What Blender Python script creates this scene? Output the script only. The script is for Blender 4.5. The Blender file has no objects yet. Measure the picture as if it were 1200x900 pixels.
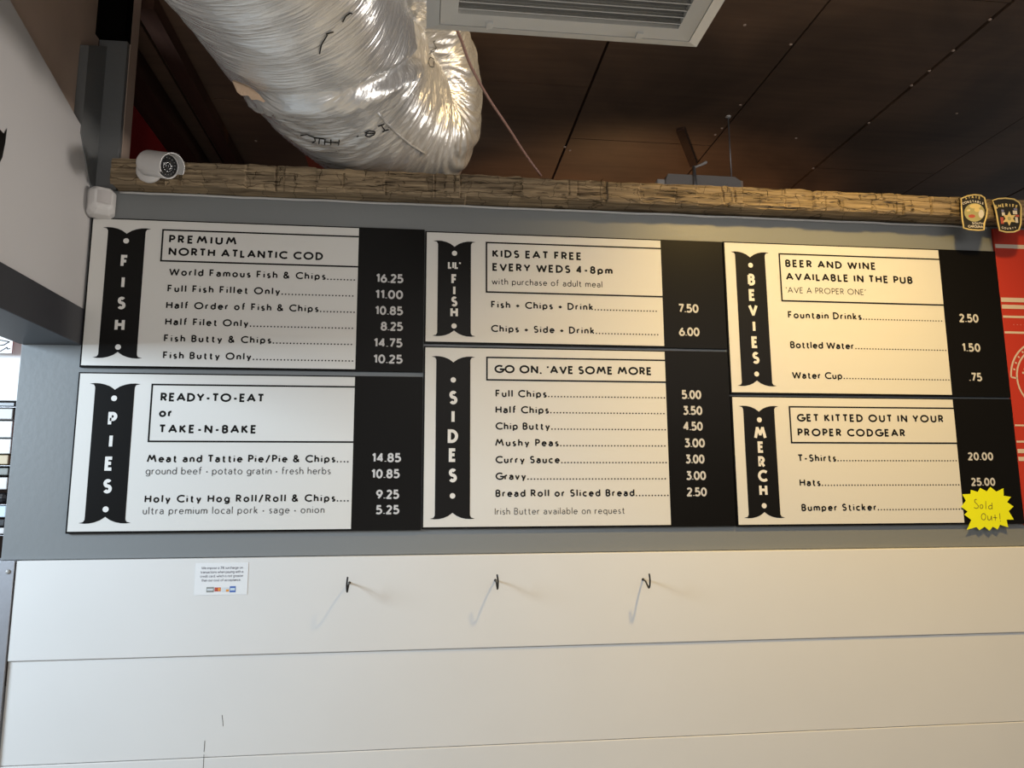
import bpy, bmesh, math, random
from mathutils import Vector, Matrix, noise
from mathutils.bvhtree import BVHTree
random.seed(7)
sc = bpy.context.scene
COL = sc.collection
PI = math.pi
rad = math.radians

# ------------------------------------------------------------------ camera
cam_data = bpy.data.cameras.new('camera')
cam = bpy.data.objects.new('camera', cam_data)
COL.objects.link(cam)
FPX = 876.137
CY, CP, CR = rad(6.85219), rad(8.80537), rad(-0.31763)
CAM = Vector((1.109467, -2.550641, 1.606873))
FW = Vector((math.sin(CY)*math.cos(CP), math.cos(CY)*math.cos(CP), math.sin(CP)))
R0 = Vector((math.cos(CY), -math.sin(CY), 0)); U0 = R0.cross(FW)
RT = math.cos(CR)*R0 + math.sin(CR)*U0
UP = math.cos(CR)*U0 - math.sin(CR)*R0
cam.matrix_world = Matrix(((RT.x, UP.x, -FW.x, CAM.x), (RT.y, UP.y, -FW.y, CAM.y), (RT.z, UP.z, -FW.z, CAM.z), (0, 0, 0, 1)))
cam_data.sensor_width = 36.0
cam_data.lens = 36.0*FPX/1200.0
cam_data.clip_start = 0.05
sc.camera = cam

# ------------------------------------------------------------------ world, lights, exposure
sc.view_settings.view_transform = 'Standard'
sc.view_settings.look = 'None'
sc.view_settings.gamma = 1.0
sc.view_settings.exposure = 0.12
sc.view_settings.use_curve_mapping = False
world = bpy.data.worlds.new('world'); sc.world = world
world.use_nodes = True
bg = world.node_tree.nodes['Background']
bg.inputs[0].default_value = (0.92, 0.93, 0.95, 1)
bg.inputs[1].default_value = 0.17

def area(name, loc, target, sx, sy, power, color, spread=None):
    d = bpy.data.lights.new(name, 'AREA'); d.shape = 'RECTANGLE'; d.size = sx; d.size_y = sy
    d.energy = power; d.color = color
    if spread: d.spread = rad(spread)
    o = bpy.data.objects.new(name, d); COL.objects.link(o)
    o.location = loc
    o.rotation_euler = (Vector(target)-Vector(loc)).to_track_quat('-Z', 'Y').to_euler()
    return o
def spot(name, loc, target, power, color, angle, blend, size):
    d = bpy.data.lights.new(name, 'SPOT'); d.energy = power; d.color = color
    d.spot_size = rad(angle); d.spot_blend = blend; d.shadow_soft_size = size
    o = bpy.data.objects.new(name, d); COL.objects.link(o)
    o.location = loc
    o.rotation_euler = (Vector(target)-Vector(loc)).to_track_quat('-Z', 'Y').to_euler()
    return o
# daylight of the shop window, to the left of the pass-through
area('window_daylight', (-2.3, -1.7, 2.35), (0.6, 0.0, 1.2), 1.1, 0.8, 142, (0.70, 0.85, 1.0))
# warm ceiling spot in front of the menu wall
spot('ceiling_spot', (2.6, -1.3, 3.42), (2.6, 0.0, 0.6), 204, (1.0, 0.67, 0.21), 104, 1.0, 0.08)
# warm fill spot added to brighten the duct, no known lamp behind it
spot('duct_fill_spot', (2.45, -0.7, 3.40), (1.15, 0.1, 3.15), 50, (1.0, 0.70, 0.34), 36, 0.6, 0.05)
# general shop lighting behind the viewer
area('shop_lighting', (2.2, -4.2, 3.3), (0.6, 0, 2.1), 4.5, 2.0, 63, (1.0, 0.95, 0.90))
# unseen fill added low behind the viewer, lifting header, raw board and duct
area('low_fill_light', (0.9, -3.2, 1.2), (0.1, -0.4, 3.0), 1.6, 0.6, 3.5, (1.0, 0.95, 0.90), 95)
# invented fill from the far right, grazing the wall to brighten the header
area('header_fill_light', (4.9, -1.05, 2.25), (0.0, -0.45, 2.8), 0.7, 0.5, 3.2, (1.0, 0.93, 0.86), 42)
# up-light of the kitchen behind the wall, washing the far ceiling
spot('kitchen_uplight', (2.45, 2.45, 2.2), (2.45, 2.45, 3.5), 27, (1.0, 0.55, 0.24), 105, 0.25, 0.08)
# daylight in the room seen through the pass-through
area('pass_through_daylight', (-1.6, 0.3, 2.2), (-0.8, 1.2, 1.8), 0.8, 0.8, 8, (0.93, 0.97, 1.0))

# ------------------------------------------------------------------ helpers
def at(px, py, Y=0.0):
    d = FW + RT*((px-600)/FPX) + UP*((450-py)/FPX)
    return CAM + d*((Y-CAM.y)/d.y)
def pray(px, py):
    return (FW + RT*((px-600)/FPX) + UP*((450-py)/FPX)).normalized()

def new_mat(name, color, rough=0.5, metal=0.0, spec=0.5, bump=0.0, bscale=40, var=0.0, vscale=6, emit=None):
    m = bpy.data.materials.new(name); m.use_nodes = True
    nt = m.node_tree; b = nt.nodes['Principled BSDF']
    b.inputs['Base Color'].default_value = (*color, 1)
    b.inputs['Roughness'].default_value = rough
    b.inputs['Metallic'].default_value = metal
    b.inputs['Specular IOR Level'].default_value = spec
    tc = nt.nodes.new('ShaderNodeTexCoord')
    if var > 0:
        n = nt.nodes.new('ShaderNodeTexNoise'); n.inputs['Scale'].default_value = vscale; n.inputs['Detail'].default_value = 5
        nt.links.new(tc.outputs['Object'], n.inputs['Vector'])
        r = nt.nodes.new('ShaderNodeValToRGB')
        r.color_ramp.elements[0].position = 0.3; r.color_ramp.elements[1].position = 0.7
        r.color_ramp.elements[0].color = (*[c*(1-var) for c in color], 1)
        r.color_ramp.elements[1].color = (*[min(1, c*(1+var)) for c in color], 1)
        nt.links.new(n.outputs['Fac'], r.inputs['Fac']); nt.links.new(r.outputs['Color'], b.inputs['Base Color'])
    if bump > 0:
        n = nt.nodes.new('ShaderNodeTexNoise'); n.inputs['Scale'].default_value = bscale; n.inputs['Detail'].default_value = 6
        nt.links.new(tc.outputs['Object'], n.inputs['Vector'])
        bp = nt.nodes.new('ShaderNodeBump'); bp.inputs['Strength'].default_value = bump; bp.inputs['Distance'].default_value = 0.01
        nt.links.new(n.outputs['Fac'], bp.inputs['Height']); nt.links.new(bp.outputs['Normal'], b.inputs['Normal'])
    if emit:
        b.inputs['Emission Color'].default_value = (*color, 1); b.inputs['Emission Strength'].default_value = emit
    return m

def wood_mat(name, c1, c2, grain=(3, 60, 60), rough=0.8, bump=0.5, block=0):
    m = bpy.data.materials.new(name); m.use_nodes = True
    nt = m.node_tree; b = nt.nodes['Principled BSDF']; b.inputs['Roughness'].default_value = rough
    b.inputs['Specular IOR Level'].default_value = 0.25
    tc = nt.nodes.new('ShaderNodeTexCoord'); mp = nt.nodes.new('ShaderNodeMapping')
    mp.inputs['Scale'].default_value = grain
    n = nt.nodes.new('ShaderNodeTexNoise'); n.inputs['Scale'].default_value = 1.0; n.inputs['Detail'].default_value = 8; n.inputs['Roughness'].default_value = 0.65
    r = nt.nodes.new('ShaderNodeValToRGB'); r.color_ramp.elements[0].color = (*c1, 1); r.color_ramp.elements[1].color = (*c2, 1)
    r.color_ramp.elements[0].position = 0.32; r.color_ramp.elements[1].position = 0.68
    bp = nt.nodes.new('ShaderNodeBump'); bp.inputs['Strength'].default_value = bump; bp.inputs['Distance'].default_value = 0.01
    L = nt.links.new
    L(tc.outputs['Object'], mp.inputs['Vector']); L(mp.outputs['Vector'], n.inputs['Vector']); L(n.outputs['Fac'], r.inputs['Fac'])
    L(r.outputs['Color'], b.inputs['Base Color']); L(n.outputs['Fac'], bp.inputs['Height']); L(bp.outputs['Normal'], b.inputs['Normal'])
    if block:       # checked and split blocks
        se = nt.nodes.new('ShaderNodeSeparateXYZ'); co = nt.nodes.new('ShaderNodeCombineXYZ')
        L(tc.outputs['Object'], se.inputs[0]); L(se.outputs[0], co.inputs[0]); L(se.outputs[2], co.inputs[1])
        n3 = nt.nodes.new('ShaderNodeTexNoise'); n3.inputs['Scale'].default_value = 14; n3.inputs['Detail'].default_value = 4
        L(tc.outputs['Object'], n3.inputs['Vector'])
        va = nt.nodes.new('ShaderNodeVectorMath'); va.operation = 'MULTIPLY_ADD'; va.inputs[1].default_value = (.09, .045, 0)
        L(n3.outputs['Color'], va.inputs[0]); L(co.outputs[0], va.inputs[2])
        br = nt.nodes.new('ShaderNodeTexBrick'); br.offset = 0.37; br.squash = 0.7; br.squash_frequency = 3
        br.inputs['Color1'].default_value = (.84, .84, .84, 1); br.inputs['Color2'].default_value = (1.12, 1.1, 1.06, 1); br.inputs['Mortar'].default_value = (.42, .40, .37, 1)
        br.inputs['Scale'].default_value = 1.0; br.inputs['Mortar Size'].default_value = 0.0016; br.inputs['Mortar Smooth'].default_value = 0.4
        br.inputs['Brick Width'].default_value = 0.15; br.inputs['Row Height'].default_value = 0.043
        L(va.outputs[0], br.inputs['Vector'])
        mx = nt.nodes.new('ShaderNodeMix'); mx.data_type = 'RGBA'; mx.blend_type = 'MULTIPLY'; mx.inputs[0].default_value = 1.0
        L(r.outputs['Color'], mx.inputs[6]); L(br.outputs['Color'], mx.inputs[7]); L(mx.outputs[2], b.inputs['Base Color'])
    return m

M = {}
M['gray'] = new_mat('gray_wall_paint', (0.205, 0.215, 0.215), 0.38, spec=0.4, bump=0.06, bscale=55)
M['white_plank'] = new_mat('white_plank_paint', (0.70, 0.69, 0.665), 0.45, spec=0.35, bump=0.05, bscale=9, var=0.015, vscale=3)
M['cream'] = new_mat('menu_print_white', (0.68, 0.665, 0.625), 0.32, spec=0.4)
M['black'] = new_mat('menu_print_black', (0.006, 0.0055, 0.005), 0.33, spec=0.10)
M['ink'] = new_mat('lettering_black', (0.007, 0.0065, 0.006), 0.35, spec=0.14)
M['ink_light'] = new_mat('lettering_grey_black', (0.05, 0.05, 0.05), 0.5, spec=0.3)
M['price'] = new_mat('price_vinyl', (0.56, 0.55, 0.545), 0.4, spec=0.3)
M['ribbon_white'] = new_mat('ribbon_lettering', (0.74, 0.72, 0.68), 0.35, spec=0.4)
M['red'] = new_mat('red_print', (0.47, 0.034, 0.015), 0.5, spec=0.3)
M['redwall'] = new_mat('red_wall_paint', (0.36, 0.01, 0.012), 0.6)
M['peach'] = new_mat('cream_print', (0.62, 0.50, 0.41), 0.5)
M['white_face'] = new_mat('header_white_paint', (0.56, 0.54, 0.53), 0.6, bump=0.04, bscale=6)
M['navy_trim'] = new_mat('dark_trim_paint', (0.022, 0.022, 0.028), 0.4)
M['tan'] = new_mat('raw_tan_board', (0.52, 0.39, 0.31), 0.8, var=0.12, vscale=3)
M['drywall_grey'] = new_mat('grey_paint_rough', (0.16, 0.165, 0.165), 0.6, bump=0.2, bscale=60)
M['dark_gap'] = new_mat('dark_gap', (0.004, 0.0035, 0.003), 0.9, spec=0.02)
M['steel'] = new_mat('dull_steel', (0.42, 0.42, 0.44), 0.42, metal=0.8, bump=0.03, bscale=120, var=0.05, vscale=20)
M['galv'] = new_mat('grey_sheet_metal', (0.36, 0.35, 0.33), 0.5, metal=0.25)
M['zinc'] = new_mat('dark_zinc_housing', (0.34, 0.32, 0.31), 0.5, metal=0.2)
M['grille'] = new_mat('grille_white_enamel', (0.50, 0.49, 0.46), 0.4)
M['plastic'] = new_mat('white_plastic', (0.62, 0.60, 0.58), 0.35)
M['plastic2'] = new_mat('sensor_window', (0.50, 0.47, 0.455), 0.5)
M['blackplastic'] = new_mat('black_plastic', (0.012, 0.012, 0.013), 0.3)
M['lens'] = new_mat('lens_glass', (0.004, 0.004, 0.006), 0.05, spec=1.0)
M['led'] = new_mat('led_dots', (0.32, 0.32, 0.31), 0.3)
M['hook'] = new_mat('black_iron', (0.008, 0.008, 0.008), 0.4, metal=0.3)
M['yellow'] = new_mat('fluorescent_yellow_card', (0.84, 0.87, 0.012), 0.6, spec=0.2)
M['pencil'] = new_mat('pen_line', (0.20, 0.17, 0.02), 0.7)
M['paper'] = new_mat('white_paper', (0.76, 0.765, 0.76), 0.6)
M['cord'] = new_mat('pinkish_cable', (0.30, 0.17, 0.14), 0.45)
M['caulk'] = new_mat('caulk_white', (0.55, 0.55, 0.54), 0.5)
M['fibre'] = new_mat('torn_insulation', (0.50, 0.36, 0.25), 0.95, bump=0.5, bscale=150)
M['gold'] = new_mat('gold_thread', (0.72, 0.56, 0.24), 0.5, spec=0.3)
M['patchblack'] = new_mat('patch_black_cloth', (0.012, 0.011, 0.010), 0.85)
M['thread_white'] = new_mat('patch_white_thread', (0.70, 0.64, 0.56), 0.7)
M['thread_red'] = new_mat('patch_red_thread', (0.45, 0.08, 0.05), 0.7)
M['thread_blue'] = new_mat('patch_blue_thread', (0.20, 0.20, 0.34), 0.7)
M['thread_green'] = new_mat('patch_olive_thread', (0.40, 0.36, 0.16), 0.7)
M['cardgrey'] = new_mat('card_mark_grey', (0.25, 0.26, 0.24), 0.6)
M['cardred'] = new_mat('card_mark_red', (0.5, 0.03, 0.03), 0.6)
M['cardorange'] = new_mat('card_mark_orange', (0.75, 0.30, 0.05), 0.6)
M['cardblue'] = new_mat('card_mark_blue', (0.06, 0.14, 0.42), 0.6)
M['cardpale'] = new_mat('card_mark_pale', (0.62, 0.66, 0.68), 0.6)
M['beam'] = wood_mat('hewn_old_wood', (0.085, 0.060, 0.038), (0.42, 0.32, 0.20), (4, 95, 95), 0.85, 0.35, 9.0)
M['joist'] = wood_mat('dark_brown_joist', (0.045, 0.020, 0.013), (0.085, 0.042, 0.027), (12, 1.2, 12), 0.6, 0.1)
M['paleboard'] = new_mat('pale_board', (0.74, 0.75, 0.74), 0.5)
M['bluewhite'] = new_mat('bluish_plastic', (0.55, 0.66, 0.74), 0.4)
M['tanboard'] = new_mat('tan_wood_board', (0.55, 0.45, 0.30), 0.6)

# ceiling: painted brown boards with patches of rust and soot
def ceiling_mat():
    m = bpy.data.materials.new('stained_ceiling_boards'); m.use_nodes = True
    nt = m.node_tree; b = nt.nodes['Principled BSDF']; L = nt.links.new
    tc = nt.nodes.new('ShaderNodeTexCoord')
    n1 = nt.nodes.new('ShaderNodeTexNoise'); n1.inputs['Scale'].default_value = 1.3; n1.inputs['Detail'].default_value = 6
    n1.inputs['Distortion'].default_value = 0.6
    r1 = nt.nodes.new('ShaderNodeValToRGB')
    r1.color_ramp.elements[0].position = 0.34; r1.color_ramp.elements[0].color = (0.118, 0.078, 0.054, 1)
    r1.color_ramp.elements[1].position = 0.66; r1.color_ramp.elements[1].color = (0.245, 0.150, 0.095, 1)
    L(tc.outputs['Object'], n1.inputs['Vector']); L(n1.outputs['Fac'], r1.inputs['Fac'])
    mp = nt.nodes.new('ShaderNodeMapping'); mp.inputs['Scale'].default_value = (2, 30, 1)
    n2 = nt.nodes.new('ShaderNodeTexNoise'); n2.inputs['Scale'].default_value = 1; n2.inputs['Detail'].default_value = 4
    L(tc.outputs['Object'], mp.inputs['Vector']); L(mp.outputs['Vector'], n2.inputs['Vector'])
    mx = nt.nodes.new('ShaderNodeMix'); mx.data_type = 'RGBA'; mx.blend_type = 'MULTIPLY'
    mr = nt.nodes.new('ShaderNodeMapRange'); mr.inputs[3].default_value = 0.75; mr.inputs[4].default_value = 1.2
    L(n2.outputs['Fac'], mr.inputs[0]); mx.inputs[0].default_value = 1.0
    L(r1.outputs['Color'], mx.inputs[6]); L(mr.outputs[0], mx.inputs[7])
    L(mx.outputs[2], b.inputs['Base Color'])
    b.inputs['Roughness'].default_value = 0.5; b.inputs['Specular IOR Level'].default_value = 0.3
    return m
M['ceiling'] = ceiling_mat()

def foil_mat():
    m = bpy.data.materials.new('crinkled_foil'); m.use_nodes = True
    nt = m.node_tree; b = nt.nodes['Principled BSDF']; L = nt.links.new
    b.inputs['Base Color'].default_value = (0.80, 0.80, 0.79, 1); b.inputs["Metallic"].default_value = 0.62
    b.inputs['Roughness'].default_value = 0.26
    uv = nt.nodes.new('ShaderNodeUVMap'); uv.uv_map = 'tube'
    mp = nt.nodes.new('ShaderNodeMapping'); mp.inputs['Scale'].default_value = (95, 16, 1)
    n1 = nt.nodes.new('ShaderNodeTexNoise'); n1.inputs['Scale'].default_value = 1; n1.inputs['Detail'].default_value = 5; n1.inputs['Distortion'].default_value = 0.5
    L(uv.outputs[0], mp.inputs['Vector']); L(mp.outputs[0], n1.inputs['Vector'])
    n2 = nt.nodes.new('ShaderNodeTexNoise'); n2.inputs['Scale'].default_value = 28; n2.inputs['Detail'].default_value = 3
    tc = nt.nodes.new('ShaderNodeTexCoord'); L(tc.outputs['Object'], n2.inputs['Vector'])
    ad = nt.nodes.new('ShaderNodeMath'); ad.operation = 'MULTIPLY_ADD'; ad.inputs[1].default_value = 0.6
    L(n2.outputs['Fac'], ad.inputs[0]); L(n1.outputs['Fac'], ad.inputs[2])
    bp = nt.nodes.new('ShaderNodeBump'); bp.inputs['Strength'].default_value = 0.45; bp.inputs['Distance'].default_value = 0.012
    L(ad.outputs[0], bp.inputs['Height']); L(bp.outputs['Normal'], b.inputs['Normal'])
    return m
M['foil'] = foil_mat()

# ---- objects
def obj(name, bm, mat, parent=None, kind=None, origin=None, smooth=False):
    """links bm as ONE mesh object; verts are given in world space"""
    me = bpy.data.meshes.new(name)
    if parent is not None:
        org = Vector((0, 0, 0)); p = parent
        while p is not None: org += p.location; p = p.parent
        loc = Vector((0, 0, 0))
    else:
        if origin is None:
            xs = [v.co for v in bm.verts]
            lo = [min(v[i] for v in xs) for i in range(3)]; hi = [max(v[i] for v in xs) for i in range(3)]
            origin = Vector(((lo[0]+hi[0])/2, (lo[1]+hi[1])/2, lo[2]))
        org = Vector(origin); loc = org
    bmesh.ops.translate(bm, verts=bm.verts[:], vec=-org)
    bm.normal_update()
    bm.to_mesh(me); bm.free()
    for mm in (mat if isinstance(mat, (list, tuple)) else [mat]): me.materials.append(mm)
    if smooth:
        for p in me.polygons: p.use_smooth = True
    o = bpy.data.objects.new(name, me); COL.objects.link(o)
    o.location = loc
    if parent is not None: o.parent = parent
    if kind: o['kind'] = kind
    return o
def tag(o, label, cat, group=None):
    o['label'] = label; o['category'] = cat
    if group: o['group'] = group
    return o
def thing(name, loc, label, cat, group=None):
    o = bpy.data.objects.new(name, None); COL.objects.link(o); o.location = loc
    o.empty_display_size = 0.05
    return tag(o, label, cat, group)
def struct(name, bm, mat, parent=None, smooth=False):
    return obj(name, bm, mat, parent, 'structure' if parent is None else None, smooth=smooth)

def box(bm, lo, hi, bevel=0.0, mi=0):
    x0, y0, z0 = lo; x1, y1, z1 = hi
    t = bmesh.new()
    vs = [t.verts.new(p) for p in ((x0, y0, z0), (x1, y0, z0), (x1, y1, z0), (x0, y1, z0), (x0, y0, z1), (x1, y0, z1), (x1, y1, z1), (x0, y1, z1))]
    for f in ((0, 3, 2, 1), (4, 5, 6, 7), (0, 1, 5, 4), (1, 2, 6, 5), (2, 3, 7, 6), (3, 0, 4, 7)):
        t.faces.new([vs[i] for i in f])
    if bevel > 0:
        bmesh.ops.bevel(t, geom=t.edges[:], offset=bevel, segments=2, profile=0.5, affect='EDGES')
    merge(bm, t, mi)
    return bm
def merge(bm, t, mi=0):
    mp = {}
    for v in t.verts: mp[v] = bm.verts.new(v.co)
    for f in t.faces:
        try:
            nf = bm.faces.new([mp[v] for v in f.verts]); nf.material_index = mi; nf.smooth = f.smooth
        except ValueError: pass
    t.free()
def nbox(lo, hi, bevel=0.0): return box(bmesh.new(), lo, hi, bevel)
def prism(bm, pts, axis, a, b, mi=0):
    """polygon pts (2-D) extruded along axis from a to b"""
    def P(p, t):
        if axis == 'y': return (p[0], t, p[1])
        if axis == 'x': return (t, p[0], p[1])
        return (p[0], p[1], t)
    A = [bm.verts.new(P(p, a)) for p in pts]; B = [bm.verts.new(P(p, b)) for p in pts]
    n = len(pts)
    fs = [bm.faces.new(A), bm.faces.new(B[::-1])]
    for i in range(n): fs.append(bm.faces.new([A[i], B[i], B[(i+1) % n], A[(i+1) % n]]))
    for f in fs: f.material_index = mi
    bmesh.ops.recalc_face_normals(bm, faces=fs)
    return bm
def tube(bm, pts, r, n=10, cap=True, closed=False):
    pts = [Vector(p) for p in pts]; rings = []
    up = Vector((0.13, 0.21, 1)).normalized()
    for i, p in enumerate(pts):
        a = pts[i-1] if i > 0 else (pts[-1] if closed else p); b = pts[(i+1) % len(pts)] if (i < len(pts)-1 or closed) else p
        t = (b-a).normalized()
        u = t.cross(up)
        if u.length < 1e-3: u = t.cross(Vector((1, 0, 0)))
        u.normalize(); v = t.cross(u)
        rr = r[i] if isinstance(r, (list, tuple)) else r
        rings.append([bm.verts.new(p+u*rr*math.cos(2*PI*k/n)+v*rr*math.sin(2*PI*k/n)) for k in range(n)])
    m = len(rings)
    for i in range(m if closed else m-1):
        A = rings[i]; B = rings[(i+1) % m]
        for k in range(n):
            f = bm.faces.new([A[k], A[(k+1) % n], B[(k+1) % n], B[k]]); f.smooth = True
    if cap and not closed:
        bm.faces.new(rings[0][::-1]); bm.faces.new(rings[-1])
    return bm
def lathe(bm, prof, origin, axis, n=32, mi=0, smooth=True):
    """profile [(r, t)] around axis through origin"""
    ax = Vector(axis).normalized(); u = ax.orthogonal().normalized(); v = ax.cross(u); o = Vector(origin)
    rings = []
    for r, t in prof:
        if r < 1e-6: rings.append([bm.verts.new(o+ax*t)])
        else: rings.append([bm.verts.new(o+ax*t+(u*math.cos(2*PI*k/n)+v*math.sin(2*PI*k/n))*r) for k in range(n)])
    fs = []
    for A, B in zip(rings, rings[1:]):
        for k in range(n):
            if len(A) == 1 and len(B) == 1: continue
            if len(A) == 1: q = [A[0], B[(k+1) % n], B[k]]
            elif len(B) == 1: q = [A[k], A[(k+1) % n], B[0]]
            else: q = [A[k], A[(k+1) % n], B[(k+1) % n], B[k]]
            f = bm.faces.new(q); f.smooth = smooth; f.material_index = mi; fs.append(f)
    bmesh.ops.recalc_face_normals(bm, faces=fs)
    return bm
def spline(P, n=12):
    P = [Vector(p) for p in P]; out = []
    Q = [2*P[0]-P[1]]+P+[2*P[-1]-P[-2]]
    for i in range(1, len(Q)-2):
        a, b, c, d = Q[i-1], Q[i], Q[i+1], Q[i+2]
        for k in range(n):
            t = k/n
            out.append(0.5*((2*b)+(c-a)*t+(2*a-5*b+4*c-d)*t*t+(3*b-a-3*c+d)*t**3))
    out.append(P[-1]); return out

# ------------------------------------------------------------------ stroke lettering (geometric sans)
def arc(cx, cy, rx, ry, a0, a1, n=12):
    return [(cx+rx*math.cos(rad(a0+(a1-a0)*i/n)), cy+ry*math.sin(rad(a0+(a1-a0)*i/n))) for i in range(n+1)]
X = 0.64   # x-height
G = {}
def g(c, w, *s): G[c] = (w, s)
g('A', .80, [(0, 0), (.40, 1), (.80, 0)], [(.14, .32), (.66, .32)])
g('B', .48, [(0, 0), (0, 1)], [(0, 1), (.22, 1)]+arc(.22, .77, .23, .23, 90, -90, 8)+[(0, .54)], [(.22, .54)]+arc(.22, .27, .26, .27, 90, -90, 8)+[(0, 0)])
g('C', .72, arc(.50, .5, .50, .5, 48, 312, 18))
g('D', .66, [(0, 0), (0, 1), (.2, 1)]+arc(.2, .5, .46, .5, 90, -90, 14)+[(0, 0)])
g('E', .44, [(.44, 1), (0, 1), (0, 0), (.44, 0)], [(0, .53), (.38, .53)])
g('F', .42, [(.42, 1), (0, 1), (0, 0)], [(0, .50), (.36, .50)])
g('G', .82, arc(.50, .5, .50, .5, 50, 355, 20)+[(.52, .46)])
g('H', .62, [(0, 0), (0, 1)], [(.62, 0), (.62, 1)], [(0, .53), (.62, .53)])
g('I', .0, [(0, 0), (0, 1)])
g('J', .3, [(.3, 1), (.3, .225)]+arc(.1, .25, .2, .25, 0, -100, 8))
g('K', .54, [(0, 0), (0, 1)], [(.50, 1), (0, .47)], [(.13, .59), (.54, 0)])
g('L', .40, [(0, 1), (0, 0), (.40, 0)])
g('M', .98, [(0, 0), (.22, 1), (.49, .36), (.76, 1), (.98, 0)])
g('N', .66, [(0, 0), (0, 1), (.66, 0), (.66, 1)])
g('O', .98, arc(.49, .5, .49, .5, 90, 450, 28))
g('P', .46, [(0, 0), (0, 1), (.22, 1)]+arc(.22, .73, .25, .27, 90, -90, 10)+[(0, .46)])
g('Q', .98, arc(.49, .5, .49, .5, 90, 450, 28), [(.6, .225), (.95, -.05)])
g('R', .50, [(0, 0), (0, 1), (.22, 1)]+arc(.22, .74, .24, .26, 90, -90, 10)+[(0, .48)], [(.20, .48), (.50, 0)])
g('S', .46, arc(.24, .76, .21, .24, 35, 270, 12)+arc(.24, .26, .23, .26, 90, -150, 12)[1:])
g('T', .58, [(0, 1), (.58, 1)], [(.29, 1), (.29, 0)])
g('U', .60, [(0, 1), (0, .3)]+arc(.30, .3, .30, .3, 180, 360, 12)+[(.60, 1)])
g('V', .74, [(0, 1), (.37, 0), (.74, 1)])
g('W', 1.14, [(0, 1), (.28, 0), (.57, .92), (.86, 0), (1.14, 1)])
g('X', .6, [(0, 0), (.6, 1)], [(0, 1), (.6, 0)])
g('Y', .66, [(0, 1), (.33, .44), (.66, 1)], [(.33, .44), (.33, 0)])
g('Z', .58, [(0, 1), (.58, 1), (0, 0), (.58, 0)])
g('a', .42, arc(.21, .42, .20, .22, 155, 0, 8)+[(.42, 0)], [(.42, .37), (.20, .37)]+arc(.19, .185, .19, .185, 90, 270, 8)+[(.24, 0), (.42, .12)])
g('b', .50, arc(.25, X/2, .25, X/2, 90, 450, 18), [(0, 1.06), (0, 0)])
g('c', .42, arc(.27, X/2, .27, X/2, 50, 310, 14))
g('d', .50, arc(.25, X/2, .25, X/2, 90, 450, 18), [(.50, 1.06), (.50, 0)])
g('e', .50, [(.02, .34), (.50, .34)]+arc(.26, X/2, .25, X/2, 4, 318, 16))
g('f', .30, [(.10, 0), (.10, .82)]+arc(.28, .84, .18, .22, 180, 80, 6), [(0, X), (.28, X)])
g('g', .50, arc(.25, X/2, .25, X/2, 90, 450, 18), [(.50, X), (.50, -.06)]+arc(.25, -.06, .25, .22, 0, -150, 10))
g('h', .42, [(0, 1.06), (0, 0)], [(0, .38)]+arc(.21, .40, .21, .24, 180, 0, 8)+[(.42, 0)])
g('i', .0, [(0, 0), (0, X)], [(0, .88), (0, .96)])
g('j', .1, [(.1, X), (.1, -.2)]+arc(0, -.2, .1, .1, 0, -90, 4))
g('k', .40, [(0, 1.06), (0, 0)], [(.37, X), (0, .28)], [(.10, .38), (.40, 0)])
g('l', .0, [(0, 1.06), (0, 0)])
g('m', .74, [(0, X), (0, 0)], [(0, .40)]+arc(.185, .42, .185, .22, 180, 0, 8)+[(.37, 0)], [(.37, .40)]+arc(.555, .42, .185, .22, 180, 0, 8)+[(.74, 0)])
g('n', .42, [(0, X), (0, 0)], [(0, .38)]+arc(.21, .40, .21, .24, 180, 0, 8)+[(.42, 0)])
g('o', .54, arc(.27, X/2, .27, X/2, 90, 450, 20))
g('p', .50, arc(.25, X/2, .25, X/2, 90, 450, 18), [(0, X), (0, -.28)])
g('q', .50, arc(.25, X/2, .25, X/2, 90, 450, 18), [(.50, X), (.50, -.28)])
g('r', .24, [(0, X), (0, 0)], [(0, .36)]+arc(.20, .40, .20, .24, 180, 75, 6))
g('s', .32, arc(.17, .475, .14, .165, 40, 270, 8)+arc(.17, .155, .15, .155, 90, -150, 8)[1:])
g('t', .30, [(.12, .90), (.12, .16)]+arc(.27, .16, .15, .16, 180, 290, 6), [(0, X), (.28, X)])
g('u', .42, [(0, X), (0, .24)]+arc(.21, .24, .21, .24, 180, 360, 8)+[(.42, X)], [(.42, X), (.42, 0)])
g('v', .46, [(0, X), (.23, 0), (.46, X)])
g('w', .78, [(0, X), (.2, 0), (.39, X*.92), (.58, 0), (.78, X)])
g('x', .42, [(0, 0), (.42, X)], [(0, X), (.42, 0)])
g('y', .46, [(0, X), (.24, .02)], [(.46, X), (.14, -.28)])
g('z', .40, [(0, X), (.40, X), (0, 0), (.40, 0)])
g('0', .50, arc(.25, .5, .25, .5, 90, 450, 20))
g('1', .22, [(0, .80), (.20, 1), (.20, 0)])
g('2', .46, arc(.22, .74, .22, .26, 155, -20, 10)+[(.0, 0), (.46, 0)])
g('3', .46, [(.03, 1), (.42, 1), (.20, .60)]+arc(.20, .31, .26, .31, 85, -140, 10))
g('4', .52, [(.38, 0), (.38, 1), (0, .28), (.52, .28)])
g('5', .46, [(.42, 1), (.07, 1), (.04, .56)]+arc(.18, .31, .28, .31, 100, -140, 10))
g('6', .50, arc(.25, .30, .25, .30, 90, 450, 16), [(.02, .36), (.14, .70), (.36, 1)])
g('7', .46, [(0, 1), (.46, 1), (.14, 0)])
g('8', .48, arc(.24, .76, .20, .24, 90, 450, 16), arc(.24, .27, .24, .27, 90, 450, 16))
g('9', .50, arc(.25, .70, .25, .30, 90, 450, 16), [(.48, .64), (.36, .30), (.14, 0)])
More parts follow.
